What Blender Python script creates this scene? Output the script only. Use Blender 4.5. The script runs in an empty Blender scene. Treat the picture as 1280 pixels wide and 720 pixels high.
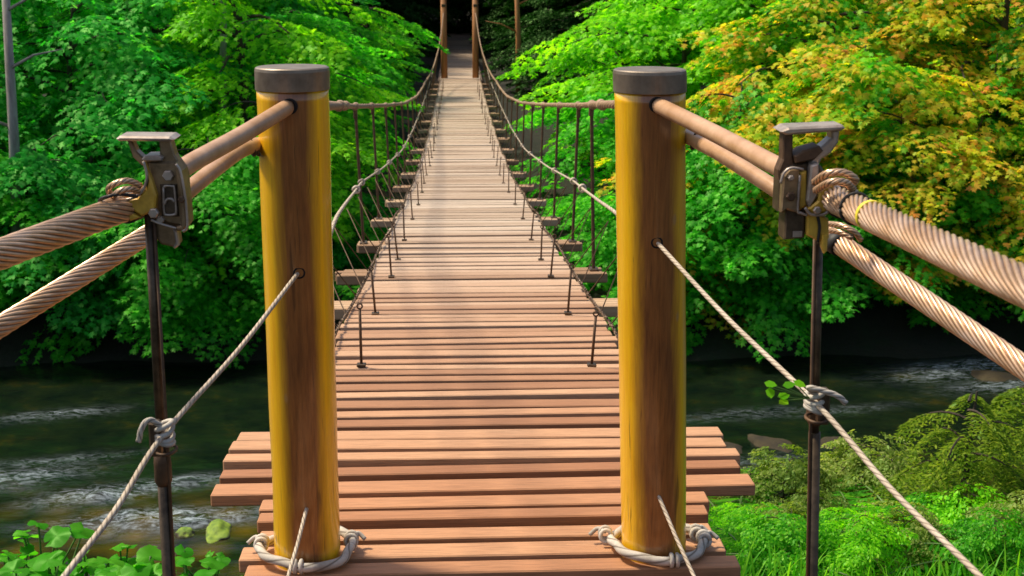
import bpy, math, random
import numpy as np
from mathutils import Vector, Matrix, noise

rnd = random.Random(7)
C = bpy.context.scene.collection
sc = bpy.context.scene
R = math.radians

# ------------------------------------------------------------------ camera
F_PX, PITCH, YAW = 1700.0, R(13.7), R(2.26)
CAM = Vector((-0.073, 0.0, 1.63))
FWD = Vector((math.sin(YAW) * math.cos(PITCH), math.cos(YAW) * math.cos(PITCH), -math.sin(PITCH)))
RGT = Vector((math.cos(YAW), -math.sin(YAW), 0))
UPV = RGT.cross(FWD)


def ray(px, py):
    return FWD + RGT * ((px - 640) / F_PX) + UPV * ((360 - py) / F_PX)


def at(px, py, Y):
    d = ray(px, py)
    return CAM + d * ((Y - CAM.y) / d.y)


def atz(px, py, z):
    d = ray(px, py)
    return CAM + d * ((z - CAM.z) / d.z)


cam_d = bpy.data.cameras.new('camera')
cam = bpy.data.objects.new('camera', cam_d)
C.objects.link(cam)
cam.matrix_world = Matrix((RGT, UPV, -FWD)).transposed().to_4x4()
cam.location = CAM
cam_d.sensor_width = 36
cam_d.lens = 36 * F_PX / 1280
cam_d.clip_start = 0.05
cam_d.clip_end = 2000
cam_d.dof.use_dof = True
cam_d.dof.focus_distance = 4.2
cam_d.dof.aperture_fstop = 11
sc.camera = cam
sc.render.resolution_x, sc.render.resolution_y = 1024, 576

# ------------------------------------------------------------------ world and sun
SUN_EL, SUN_AZ = R(58), R(-66)          # azimuth measured from +Y (ahead) towards +X
w = bpy.data.worlds.new('World')
sc.world = w
w.use_nodes = True
nt = w.node_tree
bg = nt.nodes['Background']
sky = nt.nodes.new('ShaderNodeTexSky')
sky.sky_type = 'NISHITA'
sky.sun_disc = False
sky.sun_elevation = SUN_EL
sky.sun_rotation = SUN_AZ
nt.links.new(sky.outputs[0], bg.inputs[0])
sky.dust_density = 3.0
sky.ozone_density = 0.4
bg.inputs[1].default_value = 0.15
sun_d = bpy.data.lights.new('sun', 'SUN')
sun_d.energy = 5.0
sun_d.angle = R(8.0)
sun_d.color = (1.0, 0.90, 0.70)
sun = bpy.data.objects.new('sun', sun_d)
C.objects.link(sun)
sdir = Vector((math.sin(SUN_AZ) * math.cos(SUN_EL), math.cos(SUN_AZ) * math.cos(SUN_EL), math.sin(SUN_EL)))
sun.rotation_euler = sdir.to_track_quat('Z', 'Y').to_euler()
sun.location = sdir * 60

sc.view_settings.view_transform = 'Standard'
sc.view_settings.look = 'None'
sc.view_settings.exposure = 0
sc.render.engine = 'CYCLES'
cy = sc.cycles
cy.max_bounces = 4
cy.diffuse_bounces = 2
cy.glossy_bounces = 2
cy.transmission_bounces = 3
cy.transparent_max_bounces = 4
cy.caustics_reflective = False
cy.caustics_refractive = False
cy.use_denoising = True
cy.sample_clamp_indirect = 4


# ------------------------------------------------------------------ materials
class N:
    """tiny node helper"""

    def __init__(s, name):
        s.m = bpy.data.materials.new(name)
        s.m.use_nodes = True
        s.t = s.m.node_tree
        s.t.nodes.clear()
        s.out = s.n('ShaderNodeOutputMaterial')

    def n(s, typ, **kw):
        x = s.t.nodes.new(typ)
        for k, v in kw.items():
            if k.startswith('i_'):
                key = k[2:]
                x.inputs[int(key) if key.isdigit() else key].default_value = v
            else:
                setattr(x, k, v)
        return x

    def l(s, a, b):
        s.t.links.new(a, b)

    def ramp(s, fac, stops, interp='LINEAR'):
        r = s.n('ShaderNodeValToRGB')
        r.color_ramp.interpolation = interp
        e = r.color_ramp.elements
        e[0].position, e[0].color = stops[0][0], (*stops[0][1], 1)
        e[1].position, e[1].color = stops[-1][0], (*stops[-1][1], 1)
        for p, c in stops[1:-1]:
            k = e.new(p)
            k.color = (*c, 1)
        s.l(fac, r.inputs[0])
        return r.outputs[0]

    def noise(s, scale, detail=4, rough=0.55, vec=None, mapscale=None, coord='Object', dist=0.0):
        tx = s.n('ShaderNodeTexNoise')
        tx.inputs['Scale'].default_value = scale
        tx.inputs['Detail'].default_value = detail
        tx.inputs['Roughness'].default_value = rough
        tx.inputs['Distortion'].default_value = dist
        if vec is None:
            vec = s.n('ShaderNodeTexCoord').outputs[coord]
        if mapscale:
            mp = s.n('ShaderNodeMapping')
            mp.inputs['Scale'].default_value = mapscale
            s.l(vec, mp.inputs[0])
            vec = mp.outputs[0]
        s.l(vec, tx.inputs['Vector'])
        return tx.outputs['Fac']

    def mix(s, fac, a, b, blend='MIX'):
        m = s.n('ShaderNodeMix', data_type='RGBA', blend_type=blend)
        for sock, v in ((m.inputs[0], fac), (m.inputs[6], a), (m.inputs[7], b)):
            if isinstance(v, bpy.types.NodeSocket):
                s.l(v, sock)
            elif isinstance(v, (int, float)):
                sock.default_value = v
            else:
                sock.default_value = (*v, 1)
        return m.outputs[2]

    def math(s, op, a, b=None):
        m = s.n('ShaderNodeMath', operation=op)
        for k, v in enumerate((a, b)):
            if v is None:
                continue
            if isinstance(v, bpy.types.NodeSocket):
                s.l(v, m.inputs[k])
            else:
                m.inputs[k].default_value = v
        return m.outputs[0]

    def attr(s, name):
        return s.n('ShaderNodeAttribute', attribute_name=name).outputs['Fac']

    def bump(s, h, strength=0.3, dist=0.01):
        b = s.n('ShaderNodeBump')
        b.inputs['Strength'].default_value = strength
        b.inputs['Distance'].default_value = dist
        s.l(h, b.inputs['Height'])
        return b.outputs[0]

    def principled(s, col, rough=0.6, metal=0.0, normal=None, spec=0.5, coat=0.0):
        p = s.n('ShaderNodeBsdfPrincipled')
        for key, v in (('Base Color', col), ('Roughness', rough), ('Metallic', metal)):
            if isinstance(v, bpy.types.NodeSocket):
                s.l(v, p.inputs[key])
            elif isinstance(v, (int, float)):
                p.inputs[key].default_value = v
            else:
                p.inputs[key].default_value = (*v, 1)
        p.inputs['Specular IOR Level'].default_value = spec
        p.inputs['Coat Weight'].default_value = coat
        p.inputs['Coat Roughness'].default_value = 0.12
        if normal:
            s.l(normal, p.inputs['Normal'])
        s.l(p.outputs[0], s.out.inputs[0])
        return p


def leaf_mat(name, cols, accent=None, trans=0.54, gain=1.1, seed=0.0):
    """cols: dark / mid / light greens picked per leaf and per patch; accent: colours that gather on the outer leaves"""
    k = N(name)
    isl = k.n('ShaderNodeNewGeometry').outputs['Random Per Island']
    oi = k.n('ShaderNodeObjectInfo')
    patch = k.noise(0.9, 3, 0.6)
    f = k.math('ADD', k.math('MULTIPLY', isl, 0.45), k.math('MULTIPLY', patch, 0.6))
    f = k.math('ADD', f, k.math('MULTIPLY', k.math('SUBTRACT', oi.outputs['Random'], 0.5), 0.22))
    c = k.ramp(f, [(0.15, cols[0]), (0.5, cols[1]), (0.9, cols[2])])
    if accent:
        n2 = k.noise(0.8, 4, 0.65, coord='Object', mapscale=(1.0, 1.0, 1.6))
        g = k.math('ADD', k.math('MULTIPLY', k.attr('tip'), 0.62), k.math('MULTIPLY', n2, 0.80))
        g = k.math('ADD', g, k.math('MULTIPLY', isl, 0.28))
        fac = k.ramp(k.math('MULTIPLY', g, 0.6667), [(0.648, (0, 0, 0)), (0.725, (1, 1, 1))])
        isl2 = k.math('FRACT', k.math('MULTIPLY', isl, 17.3))
        ac = k.ramp(k.math('ADD', k.math('MULTIPLY', isl2, 0.6), k.math('MULTIPLY', k.noise(0.5, 2), 0.55)),
                    [(0.28, accent[0]), (0.56, accent[1]), (0.76, accent[2]), (0.95, accent[3])])
        c = k.mix(fac, c, ac)
    d = k.n('ShaderNodeBsdfDiffuse')
    k.l(c, d.inputs[0])
    t = k.n('ShaderNodeBsdfTranslucent')
    ct = k.mix(1.0, c, (1.7 * gain, 1.75 * gain, 0.6 * gain), 'MULTIPLY')
    k.l(ct, t.inputs[0])
    g = k.n('ShaderNodeBsdfGlossy')
    g.inputs['Roughness'].default_value = 0.42
    g.inputs['Color'].default_value = (0.45, 0.8, 0.3, 1)
    m1 = k.n('ShaderNodeMixShader', i_0=trans)
    k.l(d.outputs[0], m1.inputs[1]); k.l(t.outputs[0], m1.inputs[2])
    m2 = k.n('ShaderNodeMixShader', i_0=0.025)
    k.l(m1.outputs[0], m2.inputs[1]); k.l(g.outputs[0], m2.inputs[2])
    k.l(m2.outputs[0], k.out.inputs[0])
    return k.m


M = {}
M['leaf_green'] = leaf_mat('leaf_green', [(0.008, 0.13, 0.010), (0.042, 0.36, 0.018), (0.19, 0.64, 0.05)])
M['leaf_blue'] = leaf_mat('leaf_blue_green', [(0.006, 0.13, 0.016), (0.026, 0.34, 0.036), (0.20, 0.66, 0.12)])
M['leaf_lime'] = leaf_mat('leaf_lime', [(0.025, 0.19, 0.004), (0.15, 0.49, 0.010), (0.40, 0.74, 0.025)])
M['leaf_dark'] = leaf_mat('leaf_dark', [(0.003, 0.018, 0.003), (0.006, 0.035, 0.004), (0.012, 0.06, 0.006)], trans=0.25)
M['leaf_autumn'] = leaf_mat('leaf_autumn', [(0.010, 0.13, 0.006), (0.065, 0.37, 0.014), (0.30, 0.62, 0.02)],
                            accent=[(0.26, 0.44, 0.012), (0.56, 0.54, 0.03), (0.74, 0.46, 0.05), (0.62, 0.20, 0.06)])
M['leaf_shrub'] = leaf_mat('leaf_shrub', [(0.05, 0.10, 0.015), (0.17, 0.26, 0.035), (0.50, 0.52, 0.20)])
M['leaf_yew'] = leaf_mat('leaf_conifer', [(0.03, 0.08, 0.008), (0.13, 0.22, 0.012), (0.38, 0.44, 0.04)])
M['leaf_fern'] = leaf_mat('leaf_fern', [(0.012, 0.14, 0.006), (0.07, 0.36, 0.012), (0.30, 0.64, 0.03)])
M['leaf_round'] = leaf_mat('leaf_round', [(0.015, 0.12, 0.008), (0.06, 0.33, 0.014), (0.22, 0.60, 0.04)])


def wood_bark(name, a, b):
    k = N(name)
    f = k.noise(3.0, 6, 0.65, mapscale=(3, 3, 0.6))
    k.principled(k.ramp(f, [(0.3, a), (0.7, b)]), 0.9, normal=k.bump(f, 0.6, 0.03))
    return k.m


M['bark'] = wood_bark('bark_dark', (0.018, 0.012, 0.008), (0.07, 0.05, 0.032))
M['bark_pale'] = wood_bark('bark_pale', (0.16, 0.14, 0.12), (0.40, 0.37, 0.32))

# planks: one tone per plank through the vertex attribute "tone"
k = N('deck_plank_wood')
tone = k.attr('tone')
gr = k.noise(6.0, 6, 0.7, mapscale=(0.5, 10, 10))
big = k.noise(1.3, 3, 0.6)
fine = k.noise(40.0, 4, 0.7, mapscale=(0.25, 6, 6))
f = k.math('ADD', k.math('MULTIPLY', tone, 0.5), k.math('ADD', k.math('MULTIPLY', gr, 0.3), k.math('MULTIPLY', big, 0.25)))
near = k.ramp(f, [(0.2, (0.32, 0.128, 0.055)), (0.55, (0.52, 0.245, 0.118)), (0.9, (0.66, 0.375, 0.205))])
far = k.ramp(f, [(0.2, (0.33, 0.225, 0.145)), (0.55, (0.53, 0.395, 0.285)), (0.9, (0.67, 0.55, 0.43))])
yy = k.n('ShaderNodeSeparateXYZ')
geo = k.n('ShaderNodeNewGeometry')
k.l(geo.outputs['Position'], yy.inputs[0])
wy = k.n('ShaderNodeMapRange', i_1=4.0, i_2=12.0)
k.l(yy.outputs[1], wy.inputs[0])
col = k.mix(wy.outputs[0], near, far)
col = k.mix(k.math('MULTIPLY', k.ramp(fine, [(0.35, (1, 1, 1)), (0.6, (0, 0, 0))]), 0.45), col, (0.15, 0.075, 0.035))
k.principled(col, 0.62, normal=k.bump(k.math('ADD', gr, fine), 0.25, 0.004), spec=0.35)
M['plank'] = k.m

k = N('beam_dark_wood')
f = k.noise(5.0, 5, 0.6, mapscale=(1, 0.3, 1))
k.principled(k.ramp(f, [(0.3, (0.035, 0.02, 0.013)), (0.7, (0.10, 0.06, 0.04))]), 0.85, normal=k.bump(f, 0.3, 0.01))
M['beam'] = k.m

k = N('cross_beam_wood')
f = k.math('ADD', k.math('MULTIPLY', k.attr('tone'), 0.4), k.math('MULTIPLY', k.noise(7, 6, 0.7, mapscale=(0.4, 8, 8)), 0.7))
k.principled(k.ramp(f, [(0.25, (0.20, 0.105, 0.05)), (0.6, (0.42, 0.255, 0.14)), (0.9, (0.58, 0.41, 0.26))]), 0.75, normal=k.bump(f, 0.3, 0.006))
M['stub'] = k.m

# posts: amber varnished log, shade painted brown on the camera-facing side
k = N('varnished_post_wood')
tc = k.n('ShaderNodeTexCoord')
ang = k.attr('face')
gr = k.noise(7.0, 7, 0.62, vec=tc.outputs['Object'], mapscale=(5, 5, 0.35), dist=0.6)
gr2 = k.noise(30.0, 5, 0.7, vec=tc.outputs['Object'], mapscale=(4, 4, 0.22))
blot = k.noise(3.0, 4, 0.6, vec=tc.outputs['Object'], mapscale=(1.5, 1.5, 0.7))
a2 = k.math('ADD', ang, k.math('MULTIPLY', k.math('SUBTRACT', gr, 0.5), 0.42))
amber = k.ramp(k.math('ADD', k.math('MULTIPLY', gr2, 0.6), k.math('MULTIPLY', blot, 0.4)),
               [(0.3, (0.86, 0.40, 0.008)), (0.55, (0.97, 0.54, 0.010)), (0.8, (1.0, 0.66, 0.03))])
front_shade = k.ramp(k.math('ADD', k.math('MULTIPLY', gr2, 0.55), k.math('MULTIPLY', blot, 0.45)),
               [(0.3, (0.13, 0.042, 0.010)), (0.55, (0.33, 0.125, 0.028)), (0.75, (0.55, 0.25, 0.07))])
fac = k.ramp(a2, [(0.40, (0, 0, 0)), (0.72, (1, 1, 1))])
col = k.mix(fac, amber, front_shade)
knots = k.n('ShaderNodeTexVoronoi')
knots.inputs['Scale'].default_value = 9.0
mp = k.n('ShaderNodeMapping')
mp.inputs['Scale'].default_value = (1.4, 1.4, 0.6)
k.l(tc.outputs['Object'], mp.inputs[0]); k.l(mp.outputs[0], knots.inputs['Vector'])
kn = k.ramp(knots.outputs['Distance'], [(0.05, (1, 1, 1)), (0.10, (0, 0, 0))])
col = k.mix(k.math('MULTIPLY', kn, 0.6), col, (0.42, 0.24, 0.11))
crk = k.noise(26.0, 3, 0.5, vec=tc.outputs['Object'], mapscale=(3.0, 3.0, 0.10), dist=0.4)
ck = k.ramp(crk, [(0.30, (1, 1, 1)), (0.345, (0, 0, 0))])
col = k.mix(k.math('MULTIPLY', ck, 0.55), col, (0.05, 0.018, 0.006))
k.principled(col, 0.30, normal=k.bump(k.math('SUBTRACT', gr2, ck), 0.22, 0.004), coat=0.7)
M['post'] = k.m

k = N('post_cap_metal')
f = k.noise(18, 5, 0.6)
k.principled(k.ramp(f, [(0.3, (0.17, 0.13, 0.095)), (0.7, (0.32, 0.26, 0.20))]), 0.42, 0.55, normal=k.bump(f, 0.15, 0.003))
M['cap'] = k.m

k = N('tower_wood')
f = k.noise(5, 5, 0.6, mapscale=(3, 3, 0.3))
k.principled(k.ramp(f, [(0.3, (0.24, 0.09, 0.025)), (0.7, (0.46, 0.20, 0.06))]), 0.7)
M['tower'] = k.m


def wire_mat(name, lo, hi, groove, metal=0.35, rough=0.42):
    k = N(name)
    g = k.attr('groove')
    f = k.noise(14, 5, 0.65)
    c = k.ramp(f, [(0.3, lo), (0.7, hi)])
    c = k.mix(g, c, groove)
    c = k.mix(k.math('MULTIPLY', k.ramp(k.noise(5, 5, 0.7), [(0.52, (0, 0, 0)), (0.72, (1, 1, 1))]), 0.55), c, tuple(0.35 * x for x in lo))
    k.principled(c, rough, metal, normal=k.bump(k.noise(120, 2), 0.1, 0.001))
    return k.m


M['wire'] = wire_mat('steel_wire_rope', (0.62, 0.34, 0.15), (0.90, 0.62, 0.43), (0.05, 0.016, 0.004), 0.6, 0.30)
M['rope'] = wire_mat('pale_rope', (0.42, 0.33, 0.24), (0.62, 0.52, 0.41), (0.13, 0.09, 0.055), 0.0, 0.75)
M['rope_grey'] = wire_mat('grey_rope', (0.36, 0.31, 0.25), (0.66, 0.60, 0.52), (0.12, 0.09, 0.065), 0.0, 0.75)
M['cable_far'] = wire_mat('brown_cable', (0.24, 0.14, 0.075), (0.46, 0.31, 0.19), (0.07, 0.035, 0.02), 0.0, 0.6)


def simple(name, a, b, rough=0.5, metal=0.0, scale=20, bump=0.15, coat=0.0):
    k = N(name)
    f = k.noise(scale, 5, 0.65)
    k.principled(k.ramp(f, [(0.3, a), (0.7, b)]), rough, metal, normal=k.bump(f, bump, 0.004), coat=coat)
    return k.m


M['sheath'] = simple('brown_sheath', (0.42, 0.225, 0.105), (0.60, 0.365, 0.215), 0.36, 0.0, 16, 0.1)
M['dark_iron'] = simple('dark_iron', (0.035, 0.022, 0.012), (0.15, 0.10, 0.06), 0.45, 0.5, 30)
M['clamp_iron'] = simple('clamp_iron', (0.14, 0.088, 0.042), (0.42, 0.285, 0.165), 0.36, 0.5, 26)
M['rust_iron'] = simple('rust_iron', (0.055, 0.028, 0.014), (0.16, 0.085, 0.04), 0.6, 0.3, 30)
M['pale_iron'] = simple('pale_iron', (0.30, 0.23, 0.18), (0.60, 0.50, 0.42), 0.38, 0.5, 24)
M['worn_yellow'] = simple('worn_yellow_paint', (0.50, 0.26, 0.03), (0.95, 0.58, 0.07), 0.42, 0.1, 22)
M['yellow_tape'] = simple('yellow_tape', (0.75, 0.58, 0.03), (0.9, 0.75, 0.08), 0.5)
M['black_rubber'] = simple('black_rubber', (0.008, 0.007, 0.006), (0.03, 0.025, 0.02), 0.6)
M['hole'] = simple('dark_hole', (0.006, 0.004, 0.003), (0.012, 0.008, 0.006), 0.9)
M['stem'] = simple('green_stem', (0.05, 0.12, 0.02), (0.12, 0.22, 0.04), 0.6)

k = N('forest_floor')
f = k.noise(0.8, 8, 0.65)
f2 = k.noise(7.0, 6, 0.7)
c = k.ramp(f, [(0.35, (0.008, 0.006, 0.003)), (0.55, (0.018, 0.013, 0.006)), (0.7, (0.010, 0.024, 0.006))])
c = k.mix(k.math('MULTIPLY', f2, 0.6), c, (0.012, 0.02, 0.006))
k.principled(c, 0.95, normal=k.bump(f2, 0.8, 0.08))
M['soil'] = k.m

k = N('rock_mossy')
f = k.noise(3.0, 7, 0.65)
up = k.n('ShaderNodeNewGeometry')
sx = k.n('ShaderNodeSeparateXYZ')
k.l(up.outputs['Normal'], sx.inputs[0])
moss = k.ramp(k.math('ADD', k.math('MULTIPLY', sx.outputs[2], 0.7), k.math('MULTIPLY', f, 0.6)), [(0.62, (0, 0, 0)), (0.85, (1, 1, 1))])
c = k.ramp(f, [(0.3, (0.035, 0.028, 0.018)), (0.7, (0.14, 0.11, 0.07))])
c = k.mix(moss, c, k.ramp(k.noise(12, 4), [(0.3, (0.07, 0.14, 0.01)), (0.7, (0.24, 0.34, 0.02))]))
k.principled(c, 0.75, normal=k.bump(f, 0.6, 0.05))
M['rock_moss'] = k.m
k = N('rock_wet')
f = k.noise(3.0, 7, 0.65)
k.principled(k.ramp(f, [(0.3, (0.010, 0.007, 0.003)), (0.6, (0.036, 0.024, 0.005)), (0.8, (0.055, 0.045, 0.012))]), 0.85, normal=k.bump(f, 0.6, 0.05))
M['rock_wet'] = k.m

k = N('river_water')
foam = k.attr('foam')
shal = k.attr('shallow')
tcw = k.n('ShaderNodeTexCoord').outputs['Object']
bed = k.n('ShaderNodeTexVoronoi')
bed.inputs['Scale'].default_value = 2.2
k.l(tcw, bed.inputs['Vector'])
nb = k.noise(1.6, 6, 0.65, vec=tcw)
bedc = k.ramp(k.math('ADD', k.math('MULTIPLY', bed.outputs['Distance'], 0.7), k.math('MULTIPLY', nb, 0.5)),
              [(0.25, (0.09, 0.06, 0.006)), (0.5, (0.045, 0.036, 0.006)), (0.8, (0.006, 0.009, 0.004))])
deep = k.ramp(nb, [(0.35, (0.003, 0.007, 0.005)), (0.58, (0.008, 0.015, 0.006)), (0.72, (0.028, 0.026, 0.005))])
c = k.mix(shal, deep, bedc)
fn = k.noise(6.5, 8, 0.76, vec=tcw, mapscale=(0.7, 1.7, 1), dist=1.4)
fm = k.math('MULTIPLY', foam, k.ramp(fn, [(0.46, (0, 0, 0)), (0.70, (1, 1, 1))]))
c = k.mix(fm, c, (0.60, 0.70, 0.80))
rip = k.noise(5.5, 5, 0.6, vec=tcw, mapscale=(0.6, 1.8, 1), dist=0.6)
rip2 = k.noise(1.7, 4, 0.6, vec=tcw, mapscale=(0.5, 1.6, 1), dist=0.8)
p = k.principled(c, k.math('ADD', 0.07, k.math('MULTIPLY', fm, 0.5)), normal=k.bump(k.math('ADD', rip, k.math('MULTIPLY', rip2, 1.6)), 0.14, 0.05))
p.inputs['IOR'].default_value = 1.33
M['water'] = k.m

k = N('path_boards')
f = k.noise(4, 5, 0.6)
k.principled(k.ramp(f, [(0.3, (0.12, 0.08, 0.055)), (0.7, (0.24, 0.17, 0.125))]), 0.85)
M['path'] = k.m


# ------------------------------------------------------------------ mesh helpers
def obj(name, verts, faces, mat, parent=None, smooth=False, attrs=None):
    me = bpy.data.meshes.new(name)
    me.from_pydata([tuple(v) for v in verts], [], faces)
    if mat:
        me.materials.append(mat)
    if smooth:
        me.polygons.foreach_set('use_smooth', [True] * len(me.polygons))
    for an, vals in (attrs or {}).items():
        a = me.attributes.new(an, 'FLOAT', 'POINT')
        a.data.foreach_set('value', np.asarray(vals, dtype=np.float32))
    me.update()
    o = bpy.data.objects.new(name, me)
    C.objects.link(o)
    if parent:
        o.parent = parent
    return o


def np_mesh(name, V, loops, starts, mat, attrs=None):
    me = bpy.data.meshes.new(name)
    V = np.asarray(V, dtype=np.float32)
    me.vertices.add(len(V))
    me.vertices.foreach_set('co', V.ravel())
    me.loops.add(len(loops))
    me.loops.foreach_set('vertex_index', np.asarray(loops, dtype=np.int32))
    me.polygons.add(len(starts))
    me.polygons.foreach_set('loop_start', np.asarray(starts, dtype=np.int32))
    for an, vals in (attrs or {}).items():
        a = me.attributes.new(an, 'FLOAT', 'POINT')
        a.data.foreach_set('value', np.asarray(vals, dtype=np.float32))
    me.update(calc_edges=True)
    me.validate()
    if mat:
        me.materials.append(mat)
    return me


def link(name, me, parent=None, loc=(0, 0, 0), rz=0.0, s=1.0, mat=None):
    o = bpy.data.objects.new(name, me)
    C.objects.link(o)
    o.location = loc
    o.rotation_euler = (0, 0, rz)
    o.scale = (s, s, s) if not isinstance(s, tuple) else s
    if parent:
        o.parent = parent
    if mat:
        o.material_slots[0].link = 'OBJECT'
        o.material_slots[0].material = mat
    return o


def tag(o, label, cat, group=None):
    o['label'] = label
    o['category'] = cat
    if group:
        o['group'] = group
    return o


def thing(name, label, cat, loc=(0, 0, 0), rz=0.0, group=None):
    o = bpy.data.objects.new(name, None)
    o.empty_display_size = 0.1
    C.objects.link(o)
    o.location = loc
    o.rotation_euler = (0, 0, rz)
    return tag(o, label, cat, group)


def structure(o):
    o['kind'] = 'structure'
    return o


class MB:
    def __init__(s):
        s.v, s.f, s.a = [], [], []

    def add(s, v, f, a=None):
        n = len(s.v)
        s.v += [tuple(x) for x in v]
        s.f += [tuple(i + n for i in q) for q in f]
        s.a += list(a) if a is not None else [0.0] * len(v)
        return s

    def box(s, c, h, rot=None, b=0.0, tone=0.0):
        """box with chamfered edges: centre, half sizes"""
        hx, hy, hz = h
        b = min(b, hx * .5, hy * .5, hz * .5)
        if b <= 0:
            v = [Vector((x * hx, y * hy, z * hz)) for x in (-1, 1) for y in (-1, 1) for z in (-1, 1)]
            f = [(0, 1, 3, 2), (4, 6, 7, 5), (0, 4, 5, 1), (2, 3, 7, 6), (0, 2, 6, 4), (1, 5, 7, 3)]
        else:
            v, idx, f = [], {}, []
            for x in (-1, 1):
                for y in (-1, 1):
                    for z in (-1, 1):
                        for ax in range(3):
                            p = [x * hx, y * hy, z * hz]
                            for q in range(3):
                                if q != ax:
                                    p[q] -= b * (1 if p[q] > 0 else -1)
                            idx[(x, y, z, ax)] = len(v)
                            v.append(Vector(p))
            for ax in range(3):
                for sg in (-1, 1):
                    q = []
                    o1, o2 = [i for i in range(3) if i != ax]
                    for a_, b_ in ((-1, -1), (1, -1), (1, 1), (-1, 1)):
                        t = [0, 0, 0]
                        t[ax], t[o1], t[o2] = sg, a_, b_
                        q.append(idx[(*t, ax)])
                    f.append(tuple(q))
            for ax in range(3):
                o1, o2 = [i for i in range(3) if i != ax]
                for a_ in (-1, 1):
                    for b_ in (-1, 1):
                        t1, t2 = [0, 0, 0], [0, 0, 0]
                        t1[ax], t2[ax] = -1, 1
                        t1[o1] = t2[o1] = a_
                        t1[o2] = t2[o2] = b_
                        f.append((idx[(*t1, o1)], idx[(*t2, o1)], idx[(*t2, o2)], idx[(*t1, o2)]))
            for x in (-1, 1):
                for y in (-1, 1):
                    for z in (-1, 1):
                        f.append(tuple(idx[(x, y, z, ax)] for ax in range(3)))
        c = Vector(c)
        v = [(rot @ p if rot else p) + c for p in v]
        return s.add(v, f, [tone] * len(v))

    def tube(s, pts, r, n=10, cap=True, flat=1.0):
        pts = [Vector(p) for p in pts]
        rr = r if isinstance(r, (list, tuple)) else [r] * len(pts)
        v, f = [], []
        up = None
        for i, p in enumerate(pts):
            t = (pts[min(i + 1, len(pts) - 1)] - pts[max(i - 1, 0)])
            t = t.normalized() if t.length > 1e-9 else Vector((0, 0, 1))
            if up is None:
                up = Vector((0, 0, 1)) if abs(t.z) < .9 else Vector((0, 1, 0))
            sd = t.cross(up).normalized()
            up = sd.cross(t).normalized()
            for j in range(n):
                a = 2 * math.pi * j / n
                v.append(p + sd * math.cos(a) * rr[i] + up * math.sin(a) * rr[i] * flat)
        for i in range(len(pts) - 1):
            for j in range(n):
                k2 = (j + 1) % n
                f.append((i * n + j, i * n + k2, (i + 1) * n + k2, (i + 1) * n + j))
        if cap:
            f.append(tuple(range(n - 1, -1, -1)))
            f.append(tuple((len(pts) - 1) * n + j for j in range(n)))
        return s.add(v, f)

    def prism(s, poly, y0, y1, b=0.0):
        """polygon of (x,z) extruded along y from y0 (front) to y1, front edge chamfered"""
        n = len(poly)
        cx = sum(p[0] for p in poly) / n
        cz = sum(p[1] for p in poly) / n
        area = sum(poly[i][0] * poly[(i + 1) % n][1] - poly[(i + 1) % n][0] * poly[i][1] for i in range(n))
        if area < 0:
            poly = poly[::-1]
        ins = []
        for i in range(n):
            p0, p1, p2 = Vector(poly[i - 1]), Vector(poly[i]), Vector(poly[(i + 1) % n])
            d1, d2 = (p1 - p0), (p2 - p1)
            n1, n2 = Vector((-d1.y, d1.x)).normalized(), Vector((-d2.y, d2.x)).normalized()
            m = (n1 + n2)
            m = m.normalized() if m.length > 1e-6 else n1
            ins.append(p1 + m * b)
        v = [(p.x, y0, p.y) for p in ins] + [(p[0], y0 + b, p[1]) for p in poly] + [(p[0], y1, p[1]) for p in poly]
        f = [tuple(range(n)), tuple(range(3 * n - 1, 2 * n - 1, -1))]
        for k2 in (0, n):
            for i in range(n):
                j = (i + 1) % n
                f.append((k2 + i, k2 + n + i, k2 + n + j, k2 + j))
        return s.add(v, f)

    def build(s, name, mat, parent=None, smooth=False, attr=None):
        return obj(name, s.v, s.f, mat, parent, smooth, {attr: s.a} if attr else None)


def smooth_path(pts, n=8):
    """Catmull-Rom"""
    pts = [Vector(p) for p in pts]
    P = [pts[0] * 2 - pts[1]] + pts + [pts[-1] * 2 - pts[-2]]
    out = []
    for i in range(1, len(P) - 2):
        p0, p1, p2, p3 = P[i - 1:i + 3]
        for k2 in range(n):
            t = k2 / n
            out.append(0.5 * ((2 * p1) + (p2 - p0) * t + (2 * p0 - 5 * p1 + 4 * p2 - p3) * t * t + (3 * p1 - p0 - 3 * p2 + p3) * t ** 3))
    out.append(pts[-1])
    return out


def resample(pts, step):
    pts = [Vector(p) for p in pts]
    L = [0]
    for a, b in zip(pts, pts[1:]):
        L.append(L[-1] + (b - a).length)
    n = max(2, int(L[-1] / step) + 1)
    A = np.array([tuple(p) for p in pts])
    s = np.linspace(0, L[-1], n)
    return [Vector((np.interp(x, L, A[:, 0]), np.interp(x, L, A[:, 1]), np.interp(x, L, A[:, 2]))) for x in s], s


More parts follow.
